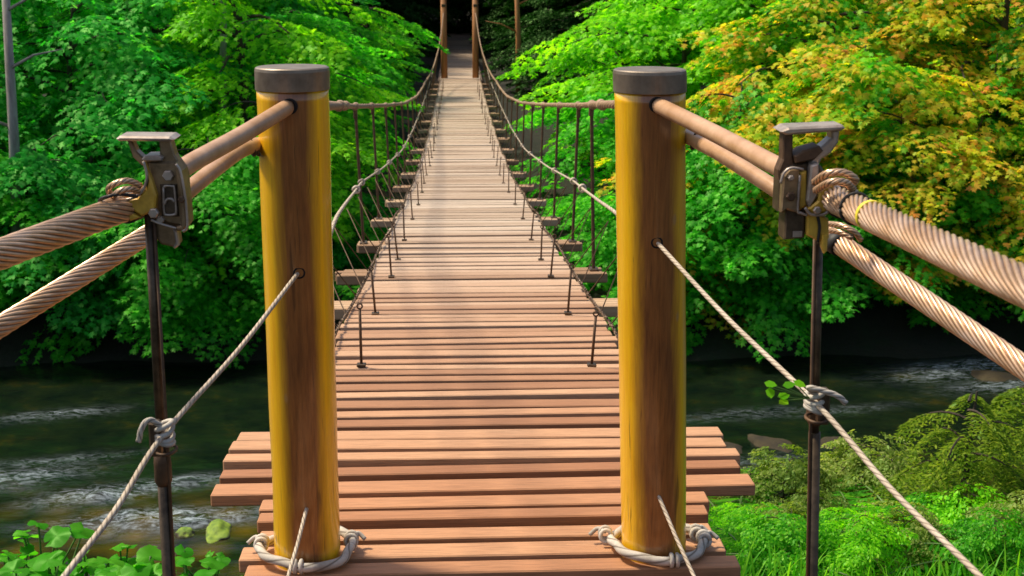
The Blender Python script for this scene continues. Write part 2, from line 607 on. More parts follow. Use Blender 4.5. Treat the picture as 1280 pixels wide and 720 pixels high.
def rope_geo(pts, r, lobes=8, pitch=0.25, step=0.01, per=6, depth=0.16):
    """one laid rope: the section has lobes that wind round the path"""
    P, S = resample(pts, step)
    n = lobes * per
    v, f, g = [], [], []
    up = None
    for i, p in enumerate(P):
        t = (P[min(i + 1, len(P) - 1)] - P[max(i - 1, 0)]).normalized()
        if up is None:
            up = Vector((0, 0, 1)) if abs(t.z) < .9 else Vector((0, 1, 0))
        sd = t.cross(up).normalized()
        up = sd.cross(t).normalized()
        tw = 2 * math.pi * S[i] / pitch
        for j in range(n):
            a = 2 * math.pi * j / n
            ph = (j % per) / per
            lob = abs(math.sin(math.pi * ph))
            rr = r * (1 - depth + depth * lob ** 0.7) * (1 + (.016 * noise.noise(Vector((j // per * 3.7, S[i] * 6, r * 900))) if step < .01 else 0))
            g.append(max(0.0, 1 - lob * 1.9))
            v.append(p + (sd * math.cos(a + tw) + up * math.sin(a + tw)) * rr)
    for i in range(len(P) - 1):
        for j in range(n):
            k2 = (j + 1) % n
            f.append((i * n + j, i * n + k2, (i + 1) * n + k2, (i + 1) * n + j))
    f.append(tuple(range(n - 1, -1, -1)))
    f.append(tuple((len(P) - 1) * n + j for j in range(n)))
    return v, f, g


def rope(name, pts, r, mat, parent=None, **kw):
    v, f, g = rope_geo(pts, r, **kw)
    return obj(name, v, f, mat, parent, True, {'groove': g})


# ------------------------------------------------------------------ deck profile
PY = [0.0, 2.0, 3.5, 4.8, 7.03, 8.5, 10.74, 14.7, 19, 24, 30, 38, 46, 60, 80]
PZ = [0.0, 0.0, 0.0, -0.04, -0.235, -0.384, -0.60, -0.99, -1.38, -1.68, -1.93, -2.18, -2.36, -2.42, -2.46]
_ys = np.arange(0, 80.01, 0.1)
_zs = np.interp(_ys, PY, PZ)
_k = np.ones(15) / 15
_zs = np.convolve(np.pad(_zs, 7, mode='edge'), _k, mode='valid')


def zd(y):
    return float(np.interp(y, _ys, _zs))


def slope(y):
    return math.atan2(zd(y + .2) - zd(y - .2), .4)


def interp(x, xs, ys):
    return float(np.interp(x, xs, ys))


# ------------------------------------------------------------------ terrain
WATER_Z = -5.0


def ground(x, y):
    near_l = interp(y, [-40, 0, 2, 4, 6, 8, 9.5, 11, 13.4, 15, 17], [1.0, -.35, -.5, -.95, -1.6, -2.35, -3.2, -4.1, -4.95, -5.3, -5.75])
    near_r = interp(y, [-40, 0, 2, 4, 6, 8, 10, 11.5, 13.0, 15, 17], [1.0, -.35, -.5, -.95, -1.5, -2.2, -2.95, -3.9, -4.85, -5.4, -5.75])
    t = min(1, max(0, (x + 1.0) / 2.0))
    nearz = near_l * (1 - t) + near_r * t
    if y < 17:
        z = nearz
    else:
        z = interp(y, [17, 20.5, 22.3, 23.2, 26, 34, 46, 70, 120, 260, 420], [-5.75, -5.6, -4.9, -4.3, -3.9, -3.3, -2.6, -2.2, 6, 45, 80])
    dx = abs(x)
    if y > 24:
        z += max(0, dx - 4) * 0.10 * min(1, (y - 24) / 8)
    if y < 10:
        z += max(0, dx - 6) * 0.05
    if not (16 < y < 22):
        z += (noise.noise(Vector((x * .35, y * .35, 0))) * .22 + noise.noise(Vector((x * 1.1, y * 1.1, 3))) * .07) * (0.4 if dx < 1.6 else 1)
    if y > 44 and dx < 3:
        z = min(z, zd(y) - 0.20 + max(0, dx - 1.2) * .3)
    return z


xs = np.concatenate([np.linspace(-240, -30, 22), np.linspace(-28, 28, 141), np.linspace(30, 240, 22)])
ysg = np.concatenate([np.linspace(-60, -2, 12), np.linspace(-1, 60, 184), np.linspace(62, 420, 60)])
V = [(x, y, ground(x, y)) for y in ysg for x in xs]
nx = len(xs)
Fc = [(j * nx + i, j * nx + i + 1, (j + 1) * nx + i + 1, (j + 1) * nx + i) for j in range(len(ysg) - 1) for i in range(nx - 1)]
structure(obj('ground', V, Fc, M['soil'], smooth=True))

# ------------------------------------------------------------------ river
RAPIDS = [  # pixel of the breaking crest, half length along the flow (m), half width, strength
    (72, 518, .7, .22, .75), (10, 598, .8, .30, .9), (118, 620, .65, .26, 1.2), (165, 648, .8, .22, 1.0),
    (240, 652, .8, .22, 1.1), (230, 602, .6, .2, .7), (75, 575, 1.0, .18, .35),
    (905, 520, 1.2, .22, .30), (930, 578, .9, .2, .4), (1060, 512, .8, .16, .35),
    (1215, 458, 1.2, .40, .95), (1270, 480, 1.0, .25, .8), (1180, 470, .8, .25, .5)]
RP = [(atz(a, b, WATER_Z), l_, w_, s_) for a, b, l_, w_, s_ in RAPIDS]
wx = np.concatenate([np.linspace(-120, -13, 18), np.arange(-12.6, 13.6, 0.10), np.linspace(14, 120, 18)])
wy_ = np.concatenate([np.linspace(12.2, 13.6, 4), np.arange(13.8, 24.0, 0.09), [24.5, 26]])
WV, foam_a, shal_a = [], [], []
for y in wy_:
    for x in wx:
        fo, hz = 0.0, 0.0
        if abs(x) < 13:
            for p, l_, w_, s_ in RP:
                dx, dy = (x - p.x), (y - p.y - 0.22 * (x - p.x))
                if abs(dx) < 3 * l_ and abs(dy) < 3 * w_:
                    g = math.exp(-(dx / l_) ** 2 - (dy / w_) ** 2) * s_
                    fo += g
                    hz += g * 0.055 * (1 + noise.noise(Vector((x * 4, y * 4, 1))))
            hz += 0.028 * noise.noise(Vector((x * .8, y * 1.8, 0))) + 0.011 * noise.noise(Vector((x * 2.4, y * 4.5, 5)))
        WV.append((x, y, WATER_Z + hz))
        foam_a.append(min(1.0, fo * .78))
        shal_a.append(min(1, max(0, (16.9 + .9 * noise.noise(Vector((x * .5, y * .5, 9))) - y) / 1.6)))
nwx = len(wx)
WF = [(j * nwx + i, j * nwx + i + 1, (j + 1) * nwx + i + 1, (j + 1) * nwx + i) for j in range(len(wy_) - 1) for i in range(nwx - 1)]
structure(obj('river', WV, WF, M['water'], smooth=True, attrs={'foam': foam_a, 'shallow': shal_a}))


def boulder(c, r, mat, label, seed, flat=.6, group=None):
    import bmesh
    bm = bmesh.new()
    bmesh.ops.create_icosphere(bm, subdivisions=4, radius=1)
    for v in bm.verts:
        d = v.co.copy()
        k2 = 1 + .28 * noise.noise(d * 1.3 + Vector((seed * 7.3, 0, 0))) + .10 * noise.noise(d * 3.4 + Vector((0, seed * 3.1, 0))) + .03 * noise.noise(d * 9)
        v.co = Vector((d.x * k2 * r[0], d.y * k2 * r[1], d.z * k2 * r[2]))
    me = bpy.data.meshes.new('boulder')
    bm.to_mesh(me)
    bm.free()
    me.materials.append(mat)
    me.polygons.foreach_set('use_smooth', [True] * len(me.polygons))
    o = link('boulder', me, None, c, seed * 1.7)
    tag(o, label, 'rock', group)
    return o


for a, b, r, mat, lab, sd in [
    (272, 664, (.36, .18, .13), 'rock_moss', 'bright moss covered flat boulder in the water left of the bridge planks', 1),
    (232, 668, (.14, .15, .12), 'rock_moss', 'small round mossy boulder touching the flat mossy one in the water', 2),
    (190, 690, (.34, .28, .14), 'rock_wet', 'low brown wet stone between the round leaved plants and the river', 4),
    (970, 555, (.50, .30, .16), 'rock_wet', 'brown wet boulder breaking the water right of the near right post', 5),
    (1040, 553, (.38, .26, .13), 'rock_wet', 'brown wet stone beside the right iron rod in the river', 6),
    (910, 560, (.30, .24, .12), 'rock_wet', 'brown stone in the water close to the right wide planks', 7),
    (1240, 472, (.6, .4, .2), 'rock_wet', 'dark boulder in the white water below the yellow leaved tree', 9),
]:
    p = atz(a, b, WATER_Z)
    boulder((p.x, p.y, WATER_Z - r[2] * (.35 if mat == 'rock_moss' else .62)), r, M[mat], lab, sd)

# ------------------------------------------------------------------ bridge deck
bridge = thing('bridge_deck', 'long narrow plank walkway of the suspension bridge sagging down to the far forest', 'bridge deck', (0, 2.0, 0))
bx_, by_, bz_ = bridge.location


def rel(v):
    return (v[0] - bx_, v[1] - by_, v[2] - bz_)


stub_ys = [7.75, 9.2, 11.0, 13.2, 15.5]
while stub_ys[-1] < 43.5:
    stub_ys.append(stub_ys[-1] + 2.2)
planks = []     # (y, pitch, half length)
y = 2.35
while y < 69.0:
    pit = interp(y, [2, 4.6, 7.5, 12, 46], [.150, .135, .155, .20, .24]) * rnd.uniform(.86, 1.14)
    half = .68
    if 4.02 < y < 4.74:
        half = .87
    planks.append((y, pit, half))
    y += pit
far_mb = MB()
for i, (y, pit, half) in enumerate(planks):
    th = slope(y)
    rot = Matrix.Rotation(th + rnd.uniform(-.012, .012), 3, 'X') @ Matrix.Rotation(rnd.uniform(-.008, .008), 3, 'Z') @ Matrix.Rotation(rnd.uniform(-.006, .006), 3, 'Y')
    hw = pit * .5 - (0.021 if y < 5 else 0.022) - rnd.uniform(0, .006)
    wide = half > .7
    dz = rnd.uniform(-.006, .006)
    jl, jr = rnd.uniform(-.018, .018), rnd.uniform(-.018, .018)
    c = rel(((jr - jl) / 2, y, zd(y) - .02 + dz + (0.006 if wide else 0)))
    mb = MB() if i < 98 else far_mb
    mb.box(c, (half + (jl + jr) / 2, hw, 0.02), rot, .004, rnd.random())
    if i < 98:
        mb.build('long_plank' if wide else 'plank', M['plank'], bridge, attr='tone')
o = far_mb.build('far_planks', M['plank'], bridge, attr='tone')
o['kind'] = 'stuff'
for sx in (-.52, .52):
    mb = MB()
    yy_ = np.arange(2.2, 46.2, .5)
    for a, b in zip(yy_, yy_[1:]):
        ym = (a + b) / 2
        mb.box(rel((sx, ym, zd(ym) - .178)), (.045, (b - a) / 2 + .004, .06), Matrix.Rotation(slope(ym), 3, 'X'))
    mb.build('stringer', M['beam'], bridge)
MB().box(rel((0, 4.3, zd(4.3) - .085)), (.58, .3, .035), None, .006).build('cross_beam', M['beam'], bridge)
for s_ in stub_ys:
    for d in (-.125, -.042, .042, .125):
        q_ = s_ + d
        jx = rnd.uniform(-.025, .025)
        MB().box(rel((jx, q_, zd(q_) - .074 + rnd.uniform(-.004, .004))), (.915 + rnd.uniform(-.012, .012), .033, .034), Matrix.Rotation(slope(s_), 3, 'X'), .006, rnd.random()).build('cross_beam', M['stub'], bridge, attr='tone')

# kerb cables lying along both edges of the walkway
for sx, side in ((-1, 'left'), (1, 'right')):
    pts = [(sx * (.665 + .012 * math.sin(q * 2.1)), q, zd(q) + .018 + .03 * abs(math.sin((q - 5) * math.pi / 2.2))) for q in np.arange(5.0, 45.5, .3)]
    o = rope('edge_cable', pts, .010, M['cable_far'], None, lobes=4, pitch=.12, step=.06, per=3)
    tag(o, f'thin brown wire lying along the {side} edge of the walkway planks', 'cable')

ORD = ['nearest', 'second', 'third', 'fourth', 'fifth', 'sixth', 'seventh', 'eighth', 'ninth', 'tenth', 'eleventh', 'twelfth', 'thirteenth',
       'fourteenth', 'fifteenth', 'sixteenth', 'seventeenth', 'eighteenth', 'nineteenth', 'twentieth', 'twenty-first', 'twenty-second',
       'twenty-third', 'twenty-fourth', 'twenty-fifth', 'twenty-sixth', 'twenty-seventh', 'twenty-eighth']

# short iron stanchions on the planks, each with a foot plate
rod_me = MB().tube([(0, 0, 0), (0, 0, .265)], .0062, 8)
foot_me = MB().box((0, 0, .007), (.020, .018, .007), None, .003)
first = None
for sx, side in ((-1, 'left'), (1, 'right')):
    q = 5.75 if sx < 0 else 5.7
    i = 0
    while q < 42 and i < 25:
        if first is None:
            t = thing('stanchion', '', 'stanchion')
            a_ = rod_me.build('rod', M['rust_iron'], t, True)
            b_ = foot_me.build('foot_plate', M['dark_iron'], t)
            eye = MB().tube([(0.012 * math.cos(u), 0, .277 + .012 * math.sin(u)) for u in np.linspace(0, 2 * math.pi, 9)], .004, 5)
            c_ = eye.build('eye', M['rust_iron'], t)
            first = t
        else:
            t = first.copy()
            C.objects.link(t)
            for ch in first.children:
                d_ = ch.copy()
                C.objects.link(d_)
                d_.parent = t
        lean = rnd.uniform(-.05, .05)
        t.location = (sx * .515 + rnd.uniform(-.015, .015), q, zd(q) + .002)
        t.rotation_euler = (rnd.uniform(-.04, .04), sx * .05 + lean, 0)
        t.scale = (1, 1, rnd.uniform(.85, 1.05))
        tag(t, f'short thin iron stanchion, {ORD[i]} along the {side} side of the walkway', 'stanchion', 'short iron stanchions along the walkway')
        q += [1.35, 1.5, .9, 1.3, 1.9, 1.7, 1.7][i] if i < 7 else 1.5
        i += 1

# ------------------------------------------------------------------ main cables beyond the near posts
POST = {-1: (at(365, 83, 3.47), at(384, 692, 3.54)), 1: (at(812, 86, 3.47), at(821, 681, 3.54))}


def cable_x(y):
    return interp(y, [3.5, 6, 8, 10.5, 34, 41, 46.5], [.44, .63, .76, .90, .88, .72, .53])


def cable_z(y):
    return interp(y, [3.5, 5, 7, 9, 11, 16, 21, 27, 32, 36, 39.5, 42, 44, 45.5, 46.6, 48], [1.26, 1.10, .89, .68, .46, -.06, -.56, -1.05, -1.32, -1.44, -1.42, -1.25, -.92, -.5, .0, .6])


cyv = np.arange(3.5, 46.7, .25)
for sx, side in ((-1, 'left'), (1, 'right')):
    t = thing('hand_cable', f'long sagging brown cable strung from the near {side} post to the far tower', 'cable', (sx * .44, 3.5, 1.26))
    L = t.location
    zz = np.convolve(np.pad([cable_z(q) for q in cyv], 4, mode='edge'), np.ones(9) / 9, mode='valid')
    pts = [Vector((sx * cable_x(q), q, z_)) - L for q, z_ in zip(cyv, zz)]
    pts[0] = Vector((0, 0, 0))
    rope('cable', pts, .021, M['cable_far'], t, lobes=6, pitch=.3, step=.06, per=4)
    for q in stub_ys[:]:
        j = int((q - 3.5) / .25)
        p = pts[j]
        MB().tube([p + Vector((0, -.05, .0)), p + Vector((0, .05, -.004))], .031, 10).build('clip', M['cable_far'], t, True)
    # hangers
    for i, q in enumerate(stub_ys[2 if sx < 0 else 1:]):
        j = int((q - 3.5) / .25)
        ztop = pts[j].z + L.z
        xt = sx * cable_x(q)
        zb = zd(q)
        h = thing('hanger', f'slim rusty hanger bar, {ORD[i]} on the {side} cable beyond the near post', 'hanger', (sx * .86, q, zb), 0, 'iron hanger bars between cable and planks')
        off = Vector((xt - sx * .86, 0, ztop - zb))
        MB().tube([(0, 0, -.10), off], .012, 6, flat=.6).build('bar', M['rust_iron'], h, False)
        MB().box(off + Vector((0, 0, -.05)), (.016, .02, .05), None, .005).build('top_bracket', M['rust_iron'], h)
        MB().box((0, 0, -.036), (.03, .05, .012), None, .004).build('base_bracket', M['dark_iron'], h)
    # middle rope knotted to the hangers
    mz = lambda q: zd(q) + interp(q, [3.5, 7, 11, 14, 20, 40, 46], [.83, .62, .47, .42, .36, .36, .5])
    mp_ = [(sx * interp(q, [3.5, 7, 11, 46], [.44, .66, .865, .865]), q, mz(q)) for q in np.arange(3.6, 45.6, .4)]
    m = thing('middle_rope', f'thin pale rope strung halfway up the {side} hangers', 'rope', mp_[0])
    ml = m.location
    rope('cord', [Vector(p) - ml for p in mp_], .0085, M['rope'], m, lobes=3, pitch=.2, step=.05, per=4, depth=.08)
    for q in stub_ys[1:13]:
        kp = Vector((sx * .862, q, mz(q))) - ml
        kp.x = sx * interp(q, [3.5, 7, 11, 46], [.44, .66, .865, .865]) - ml.x
        kb = MB()
        for d in (-.012, .012):
            kb.tube([kp + Vector((.022 * math.cos(u), d + .008 * math.sin(2 * u), .022 * math.sin(u))) for u in np.linspace(0, 2 * math.pi, 11)], .008, 6)
        kb.build('knot', M['rope'], m, True)

# zigzag of fine wires from the middle rope to the walkway edge
for sx, side in ((-1, 'left'), (1, 'right')):
    t = thing('side_netting', f'zigzag of fine rusty wires between the {side} middle rope and the plank edge', 'netting', (sx * .7, 6.2, zd(6.2)))
    L = t.location
    for q in np.arange(6.2, 44, 1.1):
        a = Vector((sx * .865, q, zd(q) + .38)) - L
        b = Vector((sx * .67, q + .35, zd(q + .35) + .02)) - L
        b2 = Vector((sx * .67, q - .35, zd(q - .35) + .02)) - L
        MB().tube([b2, a, b], .0038, 4, False).build('wire', M['rust_iron'], t)

# ------------------------------------------------------------------ far tower posts and path
for sx, side in ((-1, 'left'), (1, 'right')):
    t = thing('tower_post', f'tall orange brown timber tower post at the far {side} end of the bridge', 'post', (sx * .53, 46.4, zd(46.4) - .5))
    mb = MB()
    mb.tube([(0, 0, 0), (0, 0, 1.5), (sx * .0, .02, 3.4)], [.115, .105, .095], 14)
    mb.build('shaft', M['tower'], t, True)
    MB().tube([(0, .02, 3.38), (0, .02, 3.46)], .11, 14).build('cap', M['dark_iron'], t)
    MB().box((0, -.01, 2.9), (.07, .12, .05), None, .01).build('saddle', M['dark_iron'], t)
pv, pf = [], []
pys = np.arange(46.05, 80, .5)
for q in pys:
    for x in (-.75, 0, .75):
        pv.append((x, q, zd(q) - .075 + .01 * noise.noise(Vector((x, q, 0)))))
for j in range(len(pys) - 1):
    for i in range(2):
        pf.append((j * 3 + i, j * 3 + i + 1, (j + 1) * 3 + i + 1, (j + 1) * 3 + i))
structure(obj('path', pv, pf, M['path']))

# ------------------------------------------------------------------ near posts
post_r = .0905
for sx, side in ((-1, 'left'), (1, 'right')):
    top, bot = POST[sx]
    bot = Vector((bot.x, bot.y, 0.0))
    lab = {-1: 'thick amber varnished post with brown shade painted on its front standing left of the walkway',
           1: 'thick amber varnished post with brown shade painted on its front standing right of the walkway'}[sx]
    t = thing('bridge_post', lab, 'post', bot)
    ax = top - bot
    cap_h = .056
    axn = ax.normalized()
    body_top = ax - axn * cap_h
    n, rings = 64, 60
    v, f, fa = [], [], []
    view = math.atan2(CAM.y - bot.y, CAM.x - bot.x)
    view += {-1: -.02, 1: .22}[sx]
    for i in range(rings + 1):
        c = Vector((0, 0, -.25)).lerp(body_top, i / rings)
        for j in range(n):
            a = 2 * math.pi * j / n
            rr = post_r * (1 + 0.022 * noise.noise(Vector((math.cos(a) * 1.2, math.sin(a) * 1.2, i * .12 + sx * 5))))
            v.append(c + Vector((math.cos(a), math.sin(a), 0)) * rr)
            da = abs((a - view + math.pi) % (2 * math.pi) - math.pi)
            fa.append(max(0, 1 - da / (1.22 if sx < 0 else 1.42)))  # weight of the painted shade, strongest towards the camera
    for i in range(rings):
        for j in range(n):
            k2 = (j + 1) % n
            f.append((i * n + j, i * n + k2, (i + 1) * n + k2, (i + 1) * n + j))
    f.append(tuple(rings * n + j for j in range(n)))
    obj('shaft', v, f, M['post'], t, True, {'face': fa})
    # cap: rounded lid with a thin lip
    prof = [(post_r * 1.035, 0), (post_r * 1.035, .046), (post_r * 1.02, .053), (post_r * .97, cap_h), (0.001, cap_h)]
    prof = [(post_r * .9, -.001), (post_r * 1.03, -.001)] + prof
    v, f = [], []
    for rr, h in prof:
        c = body_top + axn * h
        for j in range(n):
            a = 2 * math.pi * j / n
            v.append(c + Vector((math.cos(a), math.sin(a), 0)) * rr)
    for i in range(len(prof) - 1):
        for j in range(n):
            k2 = (j + 1) % n
            f.append((i * n + j, i * n + k2, (i + 1) * n + k2, (i + 1) * n + j))
    o = obj('cap', v, f, M['cap'], t, False)

    # drilled holes (dark collars) where sheath, rope and stay enter
    def hole(px, py, r):
        d = ray(px, py)
        # march the ray to the post surface
        p = CAM.copy()
        for s_ in np.arange(3.0, 4.2, .002):
            q_ = CAM + d * s_
            c_ = bot + ax * ((q_.z - bot.z) / ax.z)
            if (Vector((q_.x - c_.x, q_.y - c_.y))).length < post_r * 1.0:
                p = q_
                break
        c_ = bot + ax * ((p.z - bot.z) / ax.z)
        nrm = Vector((p.x - c_.x, p.y - c_.y, 0)).normalized()
        q_ = nrm.to_track_quat('Z', 'Y')
        mb_ = MB()
        ring_ = []
        for rr, h in ((r * 1.25, -.006), (r * 1.25, .0035), (r * .95, .0045), (r * .8, .0015), (.0005, .0012)):
            ring_.append([p - bot + q_ @ Vector((math.cos(2 * math.pi * j / 20) * rr, math.sin(2 * math.pi * j / 20) * rr, h)) for j in range(20)])
        vv = [x for rg in ring_ for x in rg]
        ff = [(i * 20 + j, i * 20 + (j + 1) % 20, (i + 1) * 20 + (j + 1) % 20, (i + 1) * 20 + j) for i in range(4) for j in range(20)]
        obj('hole', vv, ff, M['hole'], t, True)
        return p, nrm

    H = {-1: ((362, 133, .016), (374, 341, .0125), (385, 632, .0105)), 1: ((821, 131, .016), (821, 303, .0125), (821, 616, .0105))}[sx]
    POST[(sx, 'h')] = [hole(*q) for q in H]
    POST[(sx, 'ax')] = (bot, ax)

# ring ropes lying round the foot of each post, knotted in front, with the stay from the low hole
for sx, side in ((-1, 'left'), (1, 'right')):
    bot, ax = POST[(sx, 'ax')]
    t = thing('ring_rope', f'pale grey rope looped round the foot of the {side} post on the planks', 'rope', bot + Vector((0, 0, .016)))
    pts = []
    for u in np.linspace(0, 2 * math.pi, 60):
        rr = .128 + .006 * math.sin(3 * u + sx) + .004 * math.sin(7 * u)
        pts.append(Vector((math.cos(u) * rr, math.sin(u) * rr * .96, .010 + .006 * math.sin(2 * u))))
    rope('loop', pts, .0130, M['rope_grey'], t, lobes=3, pitch=.22, step=.006, per=6, depth=.06)
    kx = -.01 if sx < 0 else .03
    kb = MB()
    for d in (-.008, .008):
        kb.tube([(kx + d, -.125 + .015 * math.cos(u), .011 + .016 * math.sin(u)) for u in np.linspace(0, 2 * math.pi, 13)], .006, 7)
    kb.build('knot', M['rope_grey'], t, True)
    for q in ((-.13, .03), (.12, .045)) if sx < 0 else ((-.14, .05), (.135, .01), (.12, .05)):
        kb = MB()
        for d in (-.012, .010):
            kb.tube([(q[0] + .016 * math.cos(u), q[1] + d + .004 * math.sin(u), .012 + .017 * math.sin(u)) for u in np.linspace(0, 2 * math.pi, 13)], .0062, 7)
        kb.tube(smooth_path([(q[0], q[1], .02), (q[0] * 1.15, q[1] + .02, .022), (q[0] * 1.32, q[1] + .012, .006)], 5), .0062, 7)
        kb.build('lashing', M['rope_grey'], t, True)
    p, nrm = POST[(sx, 'h')][2]
    end = at(358, 728, 3.15) if sx < 0 else at(872, 730, 3.15)
    end2 = at(350, 780, 2.95) if sx < 0 else at(893, 790, 2.9)
    o = rope('stay_rope', [p - nrm * .01, p.lerp(end, .5) + Vector((0, 0, -.004)), end, end2], .0055, M['rope'], None, lobes=3, pitch=.07, step=.008, per=5, depth=.07)
    tag(o, f'short thin rope running from the low hole of the {side} post down to the planks', 'rope')

# ------------------------------------------------------------------ near cables, clamps and rods
S1 = 2.7


def cable_thing(label, pts_rope, r, lobes, pitch, sheath_pts, sr):
    t = thing('suspension_cable', label, 'cable', pts_rope[0])
    L = Vector(pts_rope[0])
    rope('wire_rope', [Vector(p) - L for p in pts_rope], r, M['wire'], t, lobes=lobes, pitch=pitch, step=.007, per=8, depth=.155)
    MB().tube([Vector(p) - L for p in smooth_path(sheath_pts, 8)], sr, 20).build('sheath', M['sheath'], t, True)
    return t, L


def ext(a, b, k2):
    return a + (a - b) * k2


# left upper
lu0, lu1 = at(-6, 320, 2.30), at(168, 255, 2.66)
hl = POST[(-1, 'h')][0]
t_lu, L_lu = cable_thing('thick twisted steel cable on the left, upper of the pair, into the post hole', [ext(lu0, lu1, 2.2), ext(lu0, lu1, .8), lu0, lu1, at(205, 240, 2.74)],
                         .0270, 15, -.42, [at(196, 235, 2.72), at(232, 208, 2.80), at(300, 170, 3.12), hl[0] - hl[1] * .03], .0200)
# left lower
ll0, ll1 = at(-6, 412, 2.55), at(185, 293, 2.86)
bl, axl = POST[(-1, 'ax')]
t_ll, L_ll = cable_thing('thinner twisted steel cable on the left, lower of the pair, passing outside the post', [ext(ll0, ll1, 2.0), ext(ll0, ll1, .7), ll0, ll1, at(215, 272, 2.9)],
                         .0210, 12, -.27, [at(205, 262, 2.90), at(240, 234, 2.98), at(290, 195, 3.25), at(313, 183, 3.40), at(330, 180, 3.58)], .0190)
# right upper
ru0, ru1 = at(1290, 362, 1.66), at(1050, 252, 2.5)
hr = POST[(1, 'h')][0]
t_ru, L_ru = cable_thing('thick twisted steel cable on the right, upper of the pair, with yellow tape', [ext(ru0, ru1, 1.6), ext(ru0, ru1, .6), ru0, ru1, at(1005, 232, 2.62)],
                         .0270, 16, -.42, [at(1000, 222, 2.66), at(968, 206, 2.74), at(890, 165, 3.10), hr[0] - hr[1] * .03], .0200)
# right lower
rl0, rl1 = at(1290, 466, 2.35), at(1045, 302, 2.83)
t_rl, L_rl = cable_thing('thinner twisted steel cable on the right, lower of the pair, passing outside the post', [ext(rl0, rl1, 2.0), ext(rl0, rl1, .7), rl0, rl1, at(1010, 278, 2.9)],
                         .0225, 14, -.30, [at(1000, 258, 2.90), at(966, 234, 2.98), at(900, 192, 3.25), at(872, 177, 3.40), at(850, 166, 3.58)], .0190)


def torus(c, axis, rad, r, parent, name, mat, n=28, flat=1.0):
    q = Vector(axis).normalized().to_track_quat('Z', 'Y')
    MB().tube([Vector(c) + q @ Vector((math.cos(u) * rad, math.sin(u) * rad, 0)) for u in np.linspace(0, 2 * math.pi, n)], r, 8).build(name, mat, parent, True)


def sleeve(c, axis, rad, half, parent, name, mat):
    a = Vector(axis).normalized() * half
    MB().tube([Vector(c) - a, Vector(c) - a * .96, Vector(c) + a * .96, Vector(c) + a], [rad * .95, rad, rad, rad * .95], 24).build(name, mat, parent, True)


ax_ = ru1 - ru0
torus(ru0.lerp(ru1, .885) - L_ru, ax_, .0285, .0028, t_ru, 'band', M['black_rubber'])
p_ = ru0.lerp(ru1, .775)
sleeve(p_ - L_ru, ax_, .0280, .006, t_ru, 'tape', M['yellow_tape'])
sleeve(at(162, 258, 2.655) - L_lu, lu1 - lu0, .0315, .016, t_lu, 'collar', M['black_rubber'])
sleeve(at(1050, 252, 2.52) - L_ru, ax_, .0305, .012, t_ru, 'collar', M['black_rubber'])
sleeve(at(1046, 304, 2.825) - L_rl, rl1 - rl0, .0250, .012, t_rl, 'collar', M['black_rubber'])
torus(at(314, 183, 3.40) - L_ll, (1, .4, .3), .0225, .005, t_ll, 'band', M['black_rubber'])
torus(at(317, 184, 3.43) - L_ll, (1, .3, .6), .0225, .005, t_ll, 'band', M['black_rubber'])
torus(at(869, 175, 3.42) - L_rl, (-1, .4, .3), .0225, .005, t_rl, 'band', M['black_rubber'])


def tail(name, parent, L, paths, r, mat):
    for pth in paths:
        rope(name, smooth_path([Vector(p) - L for p in pth], 8), r, mat, parent, lobes=5, pitch=.06, step=.005, per=5)


tail('wire_tail', t_lu, L_lu, [[at(176, 232, 2.62), at(160, 226, 2.6), at(146, 229, 2.59), at(136, 236, 2.6), at(140, 246, 2.64)],
                               [at(176, 240, 2.62), at(162, 236, 2.59), at(148, 240, 2.58), at(138, 249, 2.61)]], .0065, M['wire'])
tail('wire_tail', t_lu, L_lu, [[at(172, 246, 2.6), at(150, 243, 2.58), at(130, 247, 2.57), at(124, 251, 2.6)]], .0035, M['black_rubber'])
tail('wire_tail', t_ru, L_ru, [[at(1018, 228, 2.5), at(1034, 217, 2.46), at(1055, 216, 2.45), at(1069, 224, 2.45), at(1066, 230, 2.48)],
                               [at(1020, 238, 2.48), at(1038, 228, 2.42), at(1056, 228, 2.42), at(1066, 236, 2.45)]], .0075, M['wire'])
tail('wire_tail', t_rl, L_rl, [[at(1036, 280, 2.78), at(1052, 282, 2.74), at(1068, 290, 2.72), at(1076, 300, 2.73)],
                               [at(1034, 288, 2.78), at(1050, 290, 2.74), at(1066, 298, 2.72)]], .0065, M['wire'])


def clamp(loc, sx, label, polys, tubes, bolts, scale):
    t = thing('cable_clamp', label, 'clamp', loc)
    for name, mat, y0, y1, b, poly in polys:
        MB().prism([(p[0] * scale, p[1] * scale) for p in poly], y0, y1, b).build(name, M[mat], t)
    for name, mat, r, y0, pth in tubes:
        MB().tube(smooth_path([(p[0] * scale, y0, p[1] * scale) for p in pth], 5), r, 8).build(name, M[mat], t, True)
    for (bx2, bz2), y0, r, mat in bolts:
        hx = [(bx2 * scale + math.cos(a) * r, bz2 * scale + math.sin(a) * r) for a in np.arange(6) * math.pi / 3]
        MB().prism(hx, y0, y0 + .012, .002).build('bolt', M[mat], t)
    return t


def P(zs, ox, oz):
    return [(x - ox, oz - z) for x, z in zs]


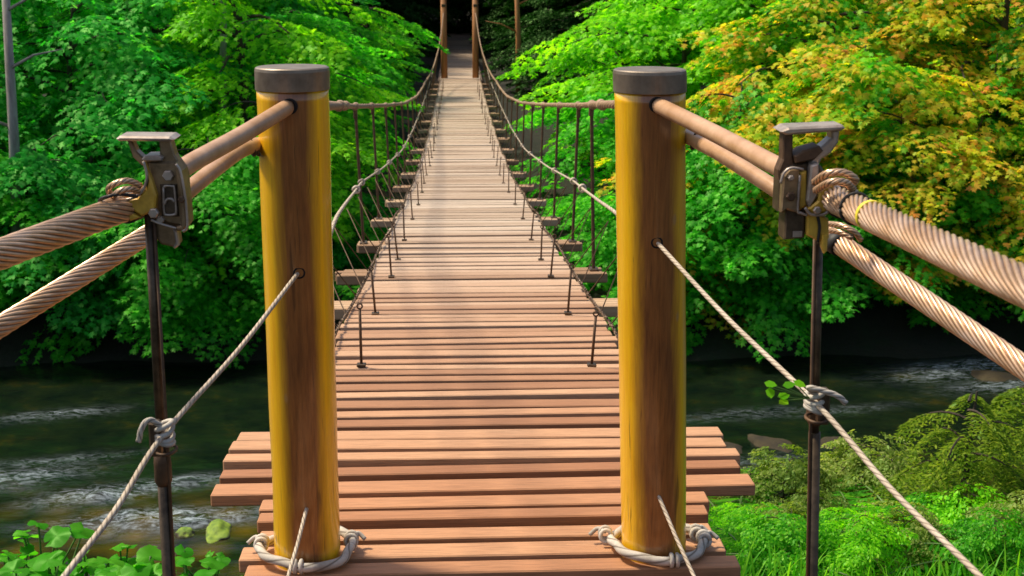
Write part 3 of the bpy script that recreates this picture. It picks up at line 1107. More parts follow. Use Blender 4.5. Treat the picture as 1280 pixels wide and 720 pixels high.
sL = S1 / F_PX / 4.235
oL = (330, 330)
locL = at(120 + 330 / 4.235, 150 + 330 / 4.235, 2.66)
q = lambda *a: P(a, *oL)
clamp(locL, -1, 'dark iron cable clamp with yellow worn jaw on the left pair of cables', [
    ('top_plate', 'pale_iron', -.034, .034, .004, q((148, 90), (165, 76), (420, 80), (443, 95), (430, 106), (160, 102))),
    ('arm', 'clamp_iron', -.012, .016, .003, q((190, 104), (214, 104), (234, 160), (262, 190), (292, 197), (292, 250), (255, 235), (215, 195), (203, 150))),
    ('arm', 'clamp_iron', -.014, .020, .003, q((352, 104), (412, 104), (430, 180), (452, 222), (440, 275), (372, 260), (350, 212), (356, 150))),
    ('saddle', 'pale_iron', -.030, .028, .003, q((268, 198), (285, 180), (360, 178), (378, 190), (370, 208), (280, 210))),
    ('body', 'clamp_iron', -.022, .034, .005, q((296, 212), (438, 214), (466, 256), (476, 300), (478, 535), (452, 555), (392, 545), (338, 522), (300, 500), (286, 460), (300, 300))),
    ('slot_shade', 'dark_iron', -.028, -.020, .003, q((352, 330), (438, 330), (440, 500), (352, 496))),  # dark raised plate standing in for the shade inside a slot
    ('jaw', 'worn_yellow', -.046, -.026, .004, q((291, 210), (303, 292), (288, 345), (245, 388), (190, 402), (222, 462), (262, 488), (330, 458), (342, 380), (322, 300))),
    ('jaw_lip', 'worn_yellow', -.050, -.020, .004, q((152, 394), (186, 404), (216, 470), (256, 492), (200, 512), (172, 460))),
    ('side_plate', 'clamp_iron', -.044, .02, .004, q((446, 212), (472, 258), (489, 400), (491, 540), (468, 568), (430, 566), (430, 546), (456, 540), (460, 400), (448, 290))),
    ('hanger_block', 'clamp_iron', -.020, .022, .004, q((300, 520), (392, 545), (418, 560), (425, 655), (408, 668), (335, 650), (305, 610))),
    ('shackle', 'pale_iron', -.026, -.010, .003, q((400, 560), (424, 575), (430, 655), (408, 672), (398, 664), (412, 640), (408, 590))),
], [
    ('rim', 'pale_iron', .0028, -.047, q((289, 200), (302, 275), (285, 335), (245, 380), (190, 398), (155, 390))),
    ('rim', 'pale_iron', .0024, -.030, q((372, 345), (368, 470), (380, 488), (420, 486), (430, 470), (428, 350), (415, 338), (385, 336), (372, 345))),
    ('rim', 'pale_iron', .0030, -.030, q((372, 432), (386, 408), (410, 405), (424, 420))),
    ('rim', 'pale_iron', .0026, -.034, q((300, 512), (340, 530), (395, 548), (440, 560))),
    ('rim', 'pale_iron', .0026, -.046, q((452, 216), (474, 262), (490, 400), (491, 540), (465, 568))),
], [((400 - 330, 330 - 283), -.036, .011, 'pale_iron'), ((326 - 330, 330 - 468), -.056, .010, 'pale_iron'), ((345 - 330, 330 - 515), -.034, .008, 'pale_iron'),
    ((470 - 330, 330 - 400), -.052, .007, 'rust_iron')], sL)

sR = 2.62 / F_PX / 4.0
oR = (250, 330)
locR = at(940 + 250 / 4, 140 + 330 / 4, 2.56)
q = lambda *a: P(a, *oR)
clamp(locR, 1, 'dark iron cable clamp with curved pale arm on the right pair of cables', [
    ('top_plate', 'pale_iron', -.034, .034, .004, q((112, 88), (150, 68), (418, 58), (430, 74), (405, 86), (140, 106))),
    ('arm', 'rust_iron', -.014, .020, .003, q((138, 104), (186, 104), (190, 210), (204, 285), (128, 340), (120, 285), (140, 230))),
    ('arm', 'pale_iron', -.020, .016, .004, q((372, 90), (412, 86), (408, 148), (376, 200), (330, 228), (318, 262), (308, 330), (272, 405), (258, 265), (300, 190), (345, 152), (374, 125))),
    ('saddle', 'rust_iron', -.030, .026, .003, q((190, 212), (230, 182), (310, 160), (330, 185), (290, 226), (235, 240), (196, 244))),
    ('body', 'dark_iron', -.018, .034, .005, q((128, 300), (160, 262), (250, 240), (330, 262), (385, 340), (385, 430), (330, 500), (235, 505), (160, 480), (128, 492))),
    ('side_plate', 'clamp_iron', -.036, -.016, .004, q((132, 305), (162, 270), (216, 268), (214, 490), (160, 474), (130, 488))),
    ('brass_box', 'worn_yellow', -.032, -.014, .004, q((216, 290), (252, 284), (262, 455), (228, 478), (216, 460))),
    ('tongue', 'pale_iron', -.044, -.022, .004, q((264, 250), (302, 240), (306, 400), (266, 462), (250, 425))),
    ('jaw', 'worn_yellow', -.048, -.020, .004, q((310, 342), (385, 338), (388, 420), (342, 485), (282, 490), (256, 466), (304, 424))),
    ('lower_block', 'dark_iron', -.026, .028, .004, q((160, 474), (258, 488), (262, 622), (160, 630))),
    ('lower_jaw', 'worn_yellow', -.034, .02, .004, q((264, 500), (322, 492), (372, 522), (380, 620), (332, 640), (266, 604))),
    ('hook', 'worn_yellow', -.044, -.028, .003, q((338, 596), (368, 596), (366, 680), (352, 694), (338, 660))),
    ('plate', 'pale_iron', -.030, -.024, .001, q((200, 586), (246, 584), (246, 614), (200, 616))),
], [
    ('rim', 'pale_iron', .0030, -.046, q((500, 378), (430, 384), (388, 425), (345, 488), (275, 492), (242, 458))),
    ('rim', 'pale_iron', .0028, -.038, q((120, 340), (135, 290), (170, 264), (230, 272))),
    ('rim', 'pale_iron', .0026, -.038, q((214, 300), (212, 470), (228, 488), (260, 500))),
    ('rim', 'black_rubber', .0030, -.036, q((312, 500), (326, 560), (322, 636))),
], [((172 - 250, 330 - 405), -.046, .009, 'rust_iron'), ((168 - 250, 330 - 312), -.046, .006, 'pale_iron'), ((300 - 250, 330 - 470), -.054, .008, 'pale_iron')], sR)

# vertical iron rods below the clamps
for sx, side, p0, p1, yk in ((-1, 'left', at(186, 262, 2.64), at(213, 760, 2.62), 545), (1, 'right', at(1023, 285, 2.60), at(1014, 760, 2.60), 500)):
    lab = f'dark upright iron rod hanging under the {side} cable clamp'
    t = thing('hanger_rod', lab, 'rod', p1)
    d = (p1 - p0)
    base = p1
    bot = p0 + d * 1.6
    mid = p0 + d * .52
    MB().tube([p0 - base, mid - base], .0098, 12).build('rod', M['dark_iron'], t, True)
    MB().tube([mid - base, bot - base], .0128, 12).build('lower_rod', M['dark_iron'], t, True)
    # pale strap running beside the rod
    o2 = Vector((.011 if sx < 0 else -.009, -.008, 0))
    MB().tube([p0 + o2 - base, mid + o2 * 1.25 - base, bot + o2 * 1.25 - base], .0035, 6).build('edge_strip', M['rust_iron'], t, True)
    cpl = p0 + d * (.62 if sx < 0 else .44)
    MB().tube([cpl - d * .03 - base, cpl - base, cpl + d * .045 - base, cpl + d * .06 - base], [.016, .018, .018, .012], 12).build('coupling', M['rust_iron'], t, True)

# thin guy ropes: post hole -> knot on the rod -> out of the frame
KN = {}
for sx, side, kp, ep in ((-1, 'left', at(203, 545, 2.56), at(72, 732, 2.06)), (1, 'right', at(1021, 505, 2.52), at(1236, 732, 1.95))):
    p, nrm = POST[(sx, 'h')][1]
    t = thing('guy_rope', f'thin pale rope from the {side} post hole knotted to the {side} iron rod', 'rope', kp)
    e2 = ep + (ep - kp) * .7
    pth = [p - nrm * .012 - kp, p.lerp(kp, .5) + Vector((0, 0, -.010)) - kp, Vector((0, 0, 0)), (ep - kp) * .5 + Vector((0, 0, -.012)), ep - kp, e2 - kp]
    rope('cord', smooth_path(pth, 8), .0058, M['rope'], t, lobes=3, pitch=.07, step=.008, per=6, depth=.07)
    kb = MB()
    for dz in (-.020, -.007, .007, .020):
        kb.tube([(.016 * math.cos(u), .018 + .024 * math.sin(u), dz * .8 + .006 * math.sin(u + dz * 90)) for u in np.linspace(0, 2 * math.pi, 15)], .0055, 7)
    kb.build('knot', M['rope_grey'], t, True)
    rope('tail', smooth_path([(0, .0, .02), (-.02 * 1, -.012, .038), (-.034 if sx < 0 else .03, -.02, .025), (-.042 if sx < 0 else .052, -.02, -.004 if sx < 0 else .008)], 7), .0060, M['rope_grey'], t, lobes=3, pitch=.06, step=.004, per=5)
    MB().tube([(.019 * math.cos(u) + .003, .014 + .030 * math.sin(u), -.034) for u in np.linspace(0, 2 * math.pi, 15)], .0035, 6).build('binding', M['rust_iron'], t, True)
    MB().box((-.016 if sx < 0 else .016, .012, -.008), (.011, .014, .036), None, .004).build('bracket', M['dark_iron'], t)

# ------------------------------------------------------------------ foliage
LEAF_V = np.array([(0, 0, 0), (.02, .30, -.05), (.22, .46, -.10), (.30, .20, -.03), (.62, .42, -.10), (.60, .13, -.03), (1.0, 0, -.08),
                   (.60, -.13, -.03), (.62, -.42, -.10), (.30, -.20, -.03), (.22, -.46, -.10), (.02, -.30, -.05)])
LEAF_F = [(0, 6, 5, 4, 3, 2, 1), (0, 11, 10, 9, 8, 7, 6)]
OVAL_V = np.array([(0, 0, 0), (.3, .22, -.03), (.7, .18, -.05), (1, 0, -.08), (.7, -.18, -.05), (.3, -.22, -.03)])
OVAL_F = [(0, 3, 2, 1), (0, 5, 4, 3)]


def leaves_mesh(name, pos, dirs, nrm, size, mat, tip=None, shape=(LEAF_V, LEAF_F)):
    LV, LF = shape
    pos, dirs, nrm = np.asarray(pos, float), np.asarray(dirs, float), np.asarray(nrm, float)
    size = np.asarray(size, float)[:, None, None]
    dirs /= np.linalg.norm(dirs, axis=1)[:, None] + 1e-9
    side = np.cross(nrm, dirs)
    side /= np.linalg.norm(side, axis=1)[:, None] + 1e-9
    up = np.cross(dirs, side)
    V = pos[:, None, :] + size * (LV[None, :, 0:1] * dirs[:, None, :] + LV[None, :, 1:2] * side[:, None, :] + LV[None, :, 2:3] * up[:, None, :])
    n, kk = len(pos), len(LV)
    base = (np.arange(n) * kk)[:, None]
    loops = np.concatenate([base + np.array(f)[None, :] for f in LF], axis=1).ravel()
    per = sum(len(f) for f in LF)
    offs = np.cumsum([0] + [len(f) for f in LF[:-1]])
    starts = ((np.arange(n) * per)[:, None] + offs[None, :]).ravel()
    at_ = {'tip': np.repeat(np.asarray(tip, float), kk)} if tip is not None else None
    return np_mesh(name, V.reshape(-1, 3), loops, starts, mat, at_)


def spray(rs, L, leaf, dens=1.0):
    """a flat fan of leaves along alternate twigs: returns pos, dir, size in local x-forward z-up space"""
    pos, dr, sz, tw = [], [], [], []
    nt_ = int(11 * dens)
    for i in range(nt_):
        t = (i + .6) / nt_
        sd = 1 if i % 2 else -1
        tl = L * (.55 * (1 - t) ** .8 + .10)
        a = sd * (R(58) - R(22) * t + rs.uniform(-.15, .15))
        o = np.array((L * t, 0, -.16 * L * t * t))
        nl = max(2, int(tl / (leaf * .62)))
        for j in range(nl + 1):
            u = (j + .7) / (nl + .7)
            q = o + np.array((math.cos(a), math.sin(a), -.28 * u)) * tl * u
            for sgn in (-1, 1):
                if rs.random() < .13:
                    continue
                b = a + sgn * rs.uniform(.35, 1.0)
                pos.append(q + rs.normal(0, 1, 3) * leaf * np.array((.16, .16, .09)))
                dr.append((math.cos(b), math.sin(b), -rs.uniform(.05, .6)))
                sz.append(leaf * rs.uniform(.65, 1.2) * (1.0 - .2 * u))
    return np.array(pos), np.array(dr), np.array(sz)


def rot_z(a):
    c, s = math.cos(a), math.sin(a)
    return np.array(((c, -s, 0), (s, c, 0), (0, 0, 1)))


def rot_y(a):
    c, s = math.cos(a), math.sin(a)
    return np.array(((c, 0, s), (0, 1, 0), (-s, 0, c)))


def rot_x(a):
    c, s = math.cos(a), math.sin(a)
    return np.array(((1, 0, 0), (0, c, -s), (0, s, c)))


def make_tree(seed, H, Rad, nlimb, sprays_per, spray_L, leaf, z0=.15, droop=.25, dens=1.0, trunk_r=.12, tall=1.0, shape=None):
    """returns (trunk mesh, crown mesh); the tree stands at the origin"""
    rs = np.random.RandomState(seed)
    tb = MB()
    lean = rs.uniform(-.12, .12, 2)
    tp = [Vector((lean[0] * H * t * t + .06 * H * math.sin(3 * t + seed) * t, lean[1] * H * t * t, H * .93 * t - .3 * (t == 0))) for t in np.linspace(0, 1, 9)]
    tb.tube(tp, [trunk_r * (1 - .86 * i / 8) for i in range(9)], 8)
    Ps, Ds, Ns, Sz, Tp = [], [], [], [], []
    for i in range(nlimb):
        t = z0 + (1 - z0) * ((i + rs.uniform(0, .8)) / nlimb)
        az = i * 2.399 + rs.uniform(-.4, .4)
        prof = max(.25, math.sin(math.pi * min(.97, .18 + .80 * (t - z0) / (1 - z0))) ** .7)
        Ll = Rad * prof * rs.uniform(.75, 1.12)
        b = Vector((np.interp(t, np.linspace(0, 1, 9), [p.x for p in tp]), np.interp(t, np.linspace(0, 1, 9), [p.y for p in tp]), H * .93 * t))
        el0 = rs.uniform(.25, .75)
        pts = []
        for u in np.linspace(0, 1, 7):
            h = Ll * (math.sin(el0) * u - (droop + math.sin(el0) * .55) * u * u)
            a = az + .25 * math.sin(u * 3 + i)
            pts.append(b + Vector((math.cos(a) * Ll * u, math.sin(a) * Ll * u, h)))
        tb.tube(pts, [max(.006, trunk_r * .36 * (1 - .85 * k2 / 6)) for k2 in range(7)], 5, False)
        for j in range(sprays_per):
            u = min(1.0, .25 + .78 * (j + rs.uniform(.1, .9)) / sprays_per)
            kf = u * 6
            k0 = min(5, int(kf))
            o = pts[k0].lerp(pts[k0 + 1], kf - k0)
            sg = 1 if j % 2 else -1
            sa = az + sg * rs.uniform(.25, 1.1) * (1.1 - .75 * u)
            pl = spray_L * rs.uniform(.65, 1.15)
            p, d, s = spray(rs, pl, leaf, dens)
            m = rot_z(sa) @ rot_y(rs.uniform(.0, .55)) @ rot_x(rs.uniform(-.3, .3))
            P2 = p @ m.T + np.array(o)
            P2[:, 2] += rs.uniform(-.10, .15)
            D2 = d @ m.T
            nn = np.tile(m @ np.array((0, 0, 1.0)), (len(p), 1)) + rs.normal(0, .30, (len(p), 3))
            Ps.append(P2); Ds.append(D2); Ns.append(nn); Sz.append(s)
            Tp.append(np.clip(.35 + .65 * np.linalg.norm(P2[:, :2] - np.array((b.x, b.y)), axis=1) / Rad + .25 * (t - .5), 0, 1))
    tme = bpy.data.meshes.new('trunk')
    tme.from_pydata([tuple(v) for v in tb.v], [], tb.f)
    tme.polygons.foreach_set('use_smooth', [True] * len(tme.polygons))
    tme.materials.append(M['bark'])
    kw = {'shape': shape} if shape else {}
    cme = leaves_mesh('crown', np.concatenate(Ps), np.concatenate(Ds), np.concatenate(Ns), np.concatenate(Sz), M['leaf_green'], np.concatenate(Tp), **kw)
    return tme, cme


KIND = {
    'a': make_tree(11, 6.0, 2.7, 22, 5, 1.5, .165, .10, .22, trunk_r=.13),
    'b': make_tree(12, 7.0, 2.4, 23, 5, 1.4, .16, .08, .30, trunk_r=.14),
    'c': make_tree(13, 5.2, 3.0, 20, 5, 1.6, .175, .14, .18, trunk_r=.12),
    'd': make_tree(14, 3.2, 2.0, 18, 5, 1.15, .16, .03, .42, trunk_r=.06),      # bush
    'e': make_tree(15, 2.6, 2.2, 17, 5, 1.2, .17, .03, .50, trunk_r=.05),       # hanging bush
    'h': make_tree(18, 4.0, 2.1, 17, 5, 1.35, .165, .06, .35, trunk_r=.07),
    'g': make_tree(17, 10.5, 4.3, 30, 7, 1.6, .20, .40, .12, trunk_r=.16),
    'f': make_tree(16, 9.0, 3.4, 34, 7, 1.45, .19, .12, .25, trunk_r=.17),      # far tree
}


def tree(kind, x, y, s, rz, mat, label, name='tree', cat='tree', group=None, z=None, bark=None):
    z = ground(x, y) if z is None else z
    t = thing(name, label, cat, (x, y, z - .05), rz, group)
    link('trunk', KIND[kind][0], t, s=s, mat=bark or M['bark'])
    link('crown', KIND[kind][1], t, s=s, mat=M[mat])
    return t


def xp(px, Y):
    return at(px, 300, Y).x


G1, G2, G3 = 'bushes on the far river bank', 'trees behind the far river bank', 'dark trees around the far end'
# bushes hanging over the far bank
for px, Y, kd, s, rz, mat, lab in [
    (-40, 23.6, 'h', .85, .3, 'leaf_green', 'broad leaved green bush overhanging the water at the left picture edge'),
    (70, 23.4, 'd', .95, 1.7, 'leaf_blue', 'deep green bush at the waterline under the lower left cable'),
    (170, 23.5, 'e', .92, 3.9, 'leaf_green', 'spreading green bush at the waterline behind the left iron rod'),
    (262, 23.3, 'h', .80, 5.1, 'leaf_green', 'green bush trailing lowest over the water between left rod and left post'),
    (335, 23.7, 'e', .85, 2.2, 'leaf_green', 'green bush behind the left post at the waterline'),
    (402, 24.5, 'd', .62, .8, 'leaf_blue', 'green bush just left of the bridge deck on the far bank'),
    (768, 24.3, 'd', .62, 2.9, 'leaf_green', 'green bush just right of the bridge deck on the far bank'),
    (860, 23.7, 'e', .85, 4.4, 'leaf_green', 'green bush behind the right post at the waterline'),
    (940, 23.4, 'd', .95, .2, 'leaf_green', 'green bush hanging over dark water left of the right rod'),
    (1040, 23.3, 'h', .82, 1.2, 'leaf_green', 'bright green bush hanging over the water behind the right rod'),
    (1135, 23.5, 'h', .85, 3.3, 'leaf_autumn', 'yellow tipped bush at the waterline between the two right cables'),
    (1235, 23.9, 'e', .95, 5.6, 'leaf_green', 'green bush above the white rapids on the right'),
    (1330, 23.7, 'h', .85, 2.6, 'leaf_autumn', 'yellow tipped bush at the right picture edge above the rapids'),
]:
    tree(kd, xp(px, Y), Y, s, rz, mat, lab, 'bush', 'bush', G1)
for px, Y, kd, s, rz, mat, lab, bk in [
    (-30, 27.0, 'a', 1.00, .4, 'leaf_blue', 'leafy blue green tree at the upper left picture edge', None),
    (110, 24.4, 'h', 1.0, .6, 'leaf_blue', 'young maple with spreading sprays below the left clamp', None),
    (1080, 24.6, 'h', 1.1, 3.9, 'leaf_autumn', 'young yellow maple between the two right cables', None),
    (1215, 24.4, 'h', 1.1, .7, 'leaf_autumn', 'young yellow green maple over the right thick cable', None),
    (335, 25.0, 'h', .9, 5.2, 'leaf_lime', 'young lime maple low behind the left post', None),
    (95, 26.0, 'c', 1.00, 2.0, 'leaf_blue', 'layered maple with pale tipped sprays above the left clamp', None),
    (205, 28.5, 'b', 1.00, 4.1, 'leaf_blue', 'tall deep green tree between left clamp and left post', None),
    (318, 27.0, 'b', .95, 1.1, 'leaf_lime', 'bright lime green maple behind the left post', None),
    (398, 29.0, 'a', .78, 5.3, 'leaf_green', 'green maple between left post and hanging cable', None),
    (419, 32.0, 'a', .45, 3.0, 'leaf_green', 'green maple whose branches reach the left hand cable', None),
    (338, 37.5, 'c', .95, 1.3, 'leaf_green', 'wide green maple left of the far bridge end', None),
    (460, 41.0, 'b', .48, 4.3, 'leaf_lime', 'small lime maple beside the left tower post', None),
    (452, 36.0, 'h', .50, 2.1, 'leaf_green', 'small green maple under the left hand cable', None),
    (478, 46.0, 'h', .60, 5.5, 'leaf_green', 'small green maple just left of the left tower foot', None),
    (20, 31.5, 'b', 1.15, 2.7, 'leaf_green', 'tall green tree behind the upper left edge', None),
    (140, 33.0, 'a', 1.25, .9, 'leaf_green', 'tall green tree rising behind the left clamp', None),
    (270, 34.0, 'b', 1.20, 5.0, 'leaf_blue', 'tall green tree with pale trunk left of the lime maple', None),
    (360, 37.0, 'a', 1.25, 3.6, 'leaf_green', 'tall green tree high behind the left post cap', None),
    (775, 28.5, 'd', .95, 3.1, 'leaf_green', 'low green maple behind the right hangers', None),
    (765, 33.0, 'c', .72, 5.9, 'leaf_lime', 'lime maple with a bright spray beside the dark gap', None),
    (850, 31.0, 'c', 1.00, 1.9, 'leaf_lime', 'bright lime green maple above the right post', None),
    (915, 24.6, 'h', .95, 4.7, 'leaf_autumn', 'green bush with yellow sprays just right of the right post', None),
    (955, 29.5, 'b', .95, .6, 'leaf_lime', 'fresh lime maple over the right sheathed cables', None),
    (1040, 26.2, 'c', 1.00, 2.5, 'leaf_autumn', 'yellow leaved maple behind the right clamp', None),
    (1130, 27.0, 'a', 1.05, 3.8, 'leaf_autumn', 'yellow and orange maple above the upper right cable', None),
    (1225, 25.8, 'b', 1.00, 5.2, 'leaf_autumn', 'golden maple with reddish leaves near the right edge', None),
    (1320, 27.0, 'c', 1.10, 1.0, 'leaf_autumn', 'golden maple at the upper right picture edge', None),
    (1000, 33.0, 'a', 1.25, 4.5, 'leaf_lime', 'tall yellow green maple high above the right clamp', None),
    (1180, 33.0, 'b', 1.25, .2, 'leaf_autumn', 'tall orange tipped maple in the upper right', None),
    (900, 37.0, 'b', 1.20, 2.8, 'leaf_lime', 'tall lime tree at the top right of the right post', None),
    (1090, 39.0, 'a', 1.35, 5.7, 'leaf_green', 'tall green tree behind the yellow maples', None),
]:
    tree(kd, xp(px, Y), Y, s, rz, mat, lab, 'maple_tree', 'tree', G2)
# dark wood round the far end
DARK = {k2: f'shadowy tree of the dark wood behind the far bridge end, {k2} of the path' for k2 in ('left', 'right')}
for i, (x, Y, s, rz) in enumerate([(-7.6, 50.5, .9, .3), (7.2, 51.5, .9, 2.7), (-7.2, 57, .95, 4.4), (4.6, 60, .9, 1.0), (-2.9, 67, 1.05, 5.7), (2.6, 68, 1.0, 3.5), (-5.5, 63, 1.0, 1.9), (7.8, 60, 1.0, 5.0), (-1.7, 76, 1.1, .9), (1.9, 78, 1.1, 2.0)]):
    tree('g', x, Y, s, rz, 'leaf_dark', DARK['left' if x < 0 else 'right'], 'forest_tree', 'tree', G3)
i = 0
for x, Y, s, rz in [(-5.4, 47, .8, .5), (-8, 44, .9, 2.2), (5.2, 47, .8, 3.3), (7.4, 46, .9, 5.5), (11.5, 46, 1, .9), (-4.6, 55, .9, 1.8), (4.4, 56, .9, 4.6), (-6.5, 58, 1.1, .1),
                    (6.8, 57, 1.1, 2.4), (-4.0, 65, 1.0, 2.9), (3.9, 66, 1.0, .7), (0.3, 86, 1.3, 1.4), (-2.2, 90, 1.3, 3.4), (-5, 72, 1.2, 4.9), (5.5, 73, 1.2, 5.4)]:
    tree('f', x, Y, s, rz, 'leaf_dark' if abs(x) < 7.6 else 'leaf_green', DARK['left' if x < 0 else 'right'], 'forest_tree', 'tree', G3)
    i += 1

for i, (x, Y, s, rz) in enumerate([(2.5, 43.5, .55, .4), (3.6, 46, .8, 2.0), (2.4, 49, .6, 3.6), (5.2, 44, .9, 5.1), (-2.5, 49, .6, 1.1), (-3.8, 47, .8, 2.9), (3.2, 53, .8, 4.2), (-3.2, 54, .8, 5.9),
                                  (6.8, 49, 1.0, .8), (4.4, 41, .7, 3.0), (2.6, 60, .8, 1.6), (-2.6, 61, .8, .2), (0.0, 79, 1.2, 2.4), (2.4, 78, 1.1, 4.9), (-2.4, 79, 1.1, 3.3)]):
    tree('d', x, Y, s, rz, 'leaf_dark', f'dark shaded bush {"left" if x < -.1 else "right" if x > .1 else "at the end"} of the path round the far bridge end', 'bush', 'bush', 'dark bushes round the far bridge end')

# bare trunks one can see
for px, py0, py1, Y, r, lab, mat in [(8, 235, -60, 23.0, .105, 'pale straight tree trunk at the left picture edge', 'bark_pale'),
                                     (262, 120, -70, 27.5, .09, 'thin pale leaning tree trunk left of the lime maple', 'bark_pale'),
                                     (648, 150, -60, 44, .10, 'brown tree trunk standing in the dark gap right of the bridge end', 'tower')]:
    a, b = at(px, py0, Y), at(px + (18 if px > 100 and px < 400 else -4), py1, Y)
    a.z = min(a.z, ground(a.x, a.y)) - .2
    t = thing('bare_trunk', lab, 'tree trunk', a)
    mb = MB().tube([Vector((0, 0, 0)), (b - a) * .5 + Vector((.05, 0, 0)), b - a], [r, r * .85, r * .6], 10)
    mb.build('trunk', M[mat], t, True)
    for q_ in (.55, .7, .85):
        o_ = (b - a) * q_
        MB().tube([o_, o_ + Vector((.5 * (1 if q_ > .6 else -1), -.2, .25)), o_ + Vector((1.0 * (1 if q_ > .6 else -1), -.3, .35))], [r * .3, r * .2, r * .08], 6).build('branch', M[mat], t, True)

# ------------------------------------------------------------------ near bank plants
# round leaved plants, lower left
rs = np.random.RandomState(5)


def round_leaf(r, rs):
    n = 18
    v = [(0, 0, 0)]
    for j in range(n):
        a = 2 * math.pi * j / n
        notch = .55 if j == 0 else 1
        rr = r * notch * (1 + .07 * math.sin(a * 6) + rs.uniform(-.04, .04))
        v.append((rr * .5 * math.cos(a), rr * .5 * math.sin(a), r * .05 * math.sin(3 * a) + r * .04 * rs.uniform(-1, 1)))
    for j in range(n):
        a = 2 * math.pi * j / n
        notch = .30 if j == 0 else 1
        rr = r * notch * (1 + .08 * math.sin(a * 6) + rs.uniform(-.05, .05))
        v.append((rr * math.cos(a), rr * math.sin(a), r * (.13 * math.sin(3 * a) - .10) + r * .05 * rs.uniform(-1, 1)))
    f = [(0, 1 + j, 1 + (j + 1) % n) for j in range(n)]
    f += [(1 + j, 1 + n + j, 1 + n + (j + 1) % n, 1 + (j + 1) % n) for j in range(n)]
    return v, f


spots = [(10, 690, 7.6), (48, 655, 7.9), (60, 700, 7.4), (105, 690, 7.7), (70, 672, 8.1), (128, 712, 7.3), (150, 683, 8.0), (170, 712, 7.5),
         (205, 708, 7.7), (232, 700, 7.6), (262, 692, 7.9), (255, 716, 7.2), (20, 715, 7.1), (90, 720, 7.0)]
where = ['at the lower left corner', 'highest in the left clump', 'inside the left clump', 'right of the left clump', 'at the back of the left clump', 'beside the guy rope end',
         'floating leaf above the clump by the guy rope', 'between guy rope and iron rod', 'left of the iron rod foot', 'right of the iron rod', 'with the tilted leaf nearest the planks',
         'low beside the planks', 'lowest at the corner', 'below the left clump']
for (px, py, Y), wh in zip(spots, where):
    p = at(px, py, Y)
    g = ground(p.x, p.y)
    t = thing('round_leaf_plant', f'bright green round leaved plant {wh}', 'plant', (p.x, p.y, g), 0, 'round leaved plants on the near left bank')
    h = max(.12, p.z - g)
    sb = MB()
    for j in range(rs.randint(9, 15)):
        a = rs.uniform(0, 6.28)
        d = rs.uniform(.02, .26) if j else 0
        hh = h * (1 if j == 0 else rs.uniform(.5, .98))
        tipp = Vector((math.cos(a) * d, math.sin(a) * d, hh))
        v, f = round_leaf(rs.choice([.032, .042, .052, .065, .085]) * rs.uniform(.85, 1.1), rs)
        m = Matrix.Rotation(rs.uniform(0, 6.28), 3, 'Z')
        tilt = Matrix.Rotation(rs.uniform(-.5, .5), 3, 'X') @ Matrix.Rotation(rs.uniform(-.4, .5), 3, 'Y')
        obj('leaf', [tilt @ (m @ Vector(x)) + tipp for x in v], f, M['leaf_round'], t, True)
        sb.tube([(0, 0, -.03), tipp * .5 + Vector((0, 0, .05)), tipp], .006, 5, False)
    sb.build('stem', M['stem'], t, True)


# ferns: arching fronds of leaflets
def make_fern(seed, L=.55, nf=11):
    rs = np.random.RandomState(seed)
    pos, dr, nn, sz = [], [], [], []
    st = MB()
    for i in range(nf):
        a = i * 2.399 + rs.uniform(-.3, .3)
        ll = L * rs.uniform(.7, 1.1)
        el = rs.uniform(.7, 1.25)
        pp = []
        for u in np.linspace(0, 1, 22):
            x = ll * (math.cos(el) * u + .55 * u * u)
            z = ll * (math.sin(el) * u - .72 * u * u)
            p = np.array((math.cos(a) * x, math.sin(a) * x, z))
            pp.append(p)
            if u > .12:
                wl = ll * .20 * math.sin(math.pi * min(1, (u - .05) ** .75)) + .012
                for sg in (-1, 1):
                    b = a + sg * 1.2
                    pos.append(p); dr.append((math.cos(b), math.sin(b), -.15 + rs.uniform(-.15, .1)))
                    nn.append((-math.cos(a) * .3, -math.sin(a) * .3, 1)); sz.append(wl)
        st.tube(pp, .004, 4, False)
    shp = (OVAL_V * np.array((1, .34, 1)), OVAL_F)
    fm = leaves_mesh('fronds', pos, dr, nn, sz, M['leaf_fern'], shape=shp)
    sm = bpy.data.meshes.new('stems')
    sm.from_pydata([tuple(v) for v in st.v], [], st.f)
    sm.materials.append(M['stem'])
    return fm, sm


FERN = [make_fern(31), make_fern(32, .5, 13), make_fern(33, .62, 10)]
fspots = [(905, 648, 7.9), (945, 610, 8.8), (940, 690, 7.2), (985, 662, 7.8), (1000, 712, 6.9), (1045, 680, 7.5), (1065, 640, 8.2), (1100, 712, 7.0), (1120, 668, 7.7),
          (1160, 700, 7.1), (1175, 650, 7.9), (1210, 690, 7.3), (1245, 715, 6.9), (1265, 680, 7.4), (920, 625, 8.6), (960, 640, 8.2), (1020, 650, 8.0), (1140, 630, 8.3), (1090, 660, 7.9), (1285, 650, 7.6)]
fw = ['against the right plank ends', 'highest of the plants beside the wide planks', 'low beside the right planks', 'left of the right iron rod', 'at the foot of the right iron rod',
      'right of the iron rod', 'behind the right iron rod in front of the pale shrub', 'at the bottom edge under the guy rope', 'in the middle of the right bank', 'under the guy rope end',
      'below the drooping conifer', 'right of the guy rope end', 'in the lower right corner', 'at the right picture edge', 'tucked behind the right plank ends', 'between planks and rod',
      'just behind the rod foot', 'below the conifer tips', 'in the grass of the right bank', 'under the conifer at the right edge']
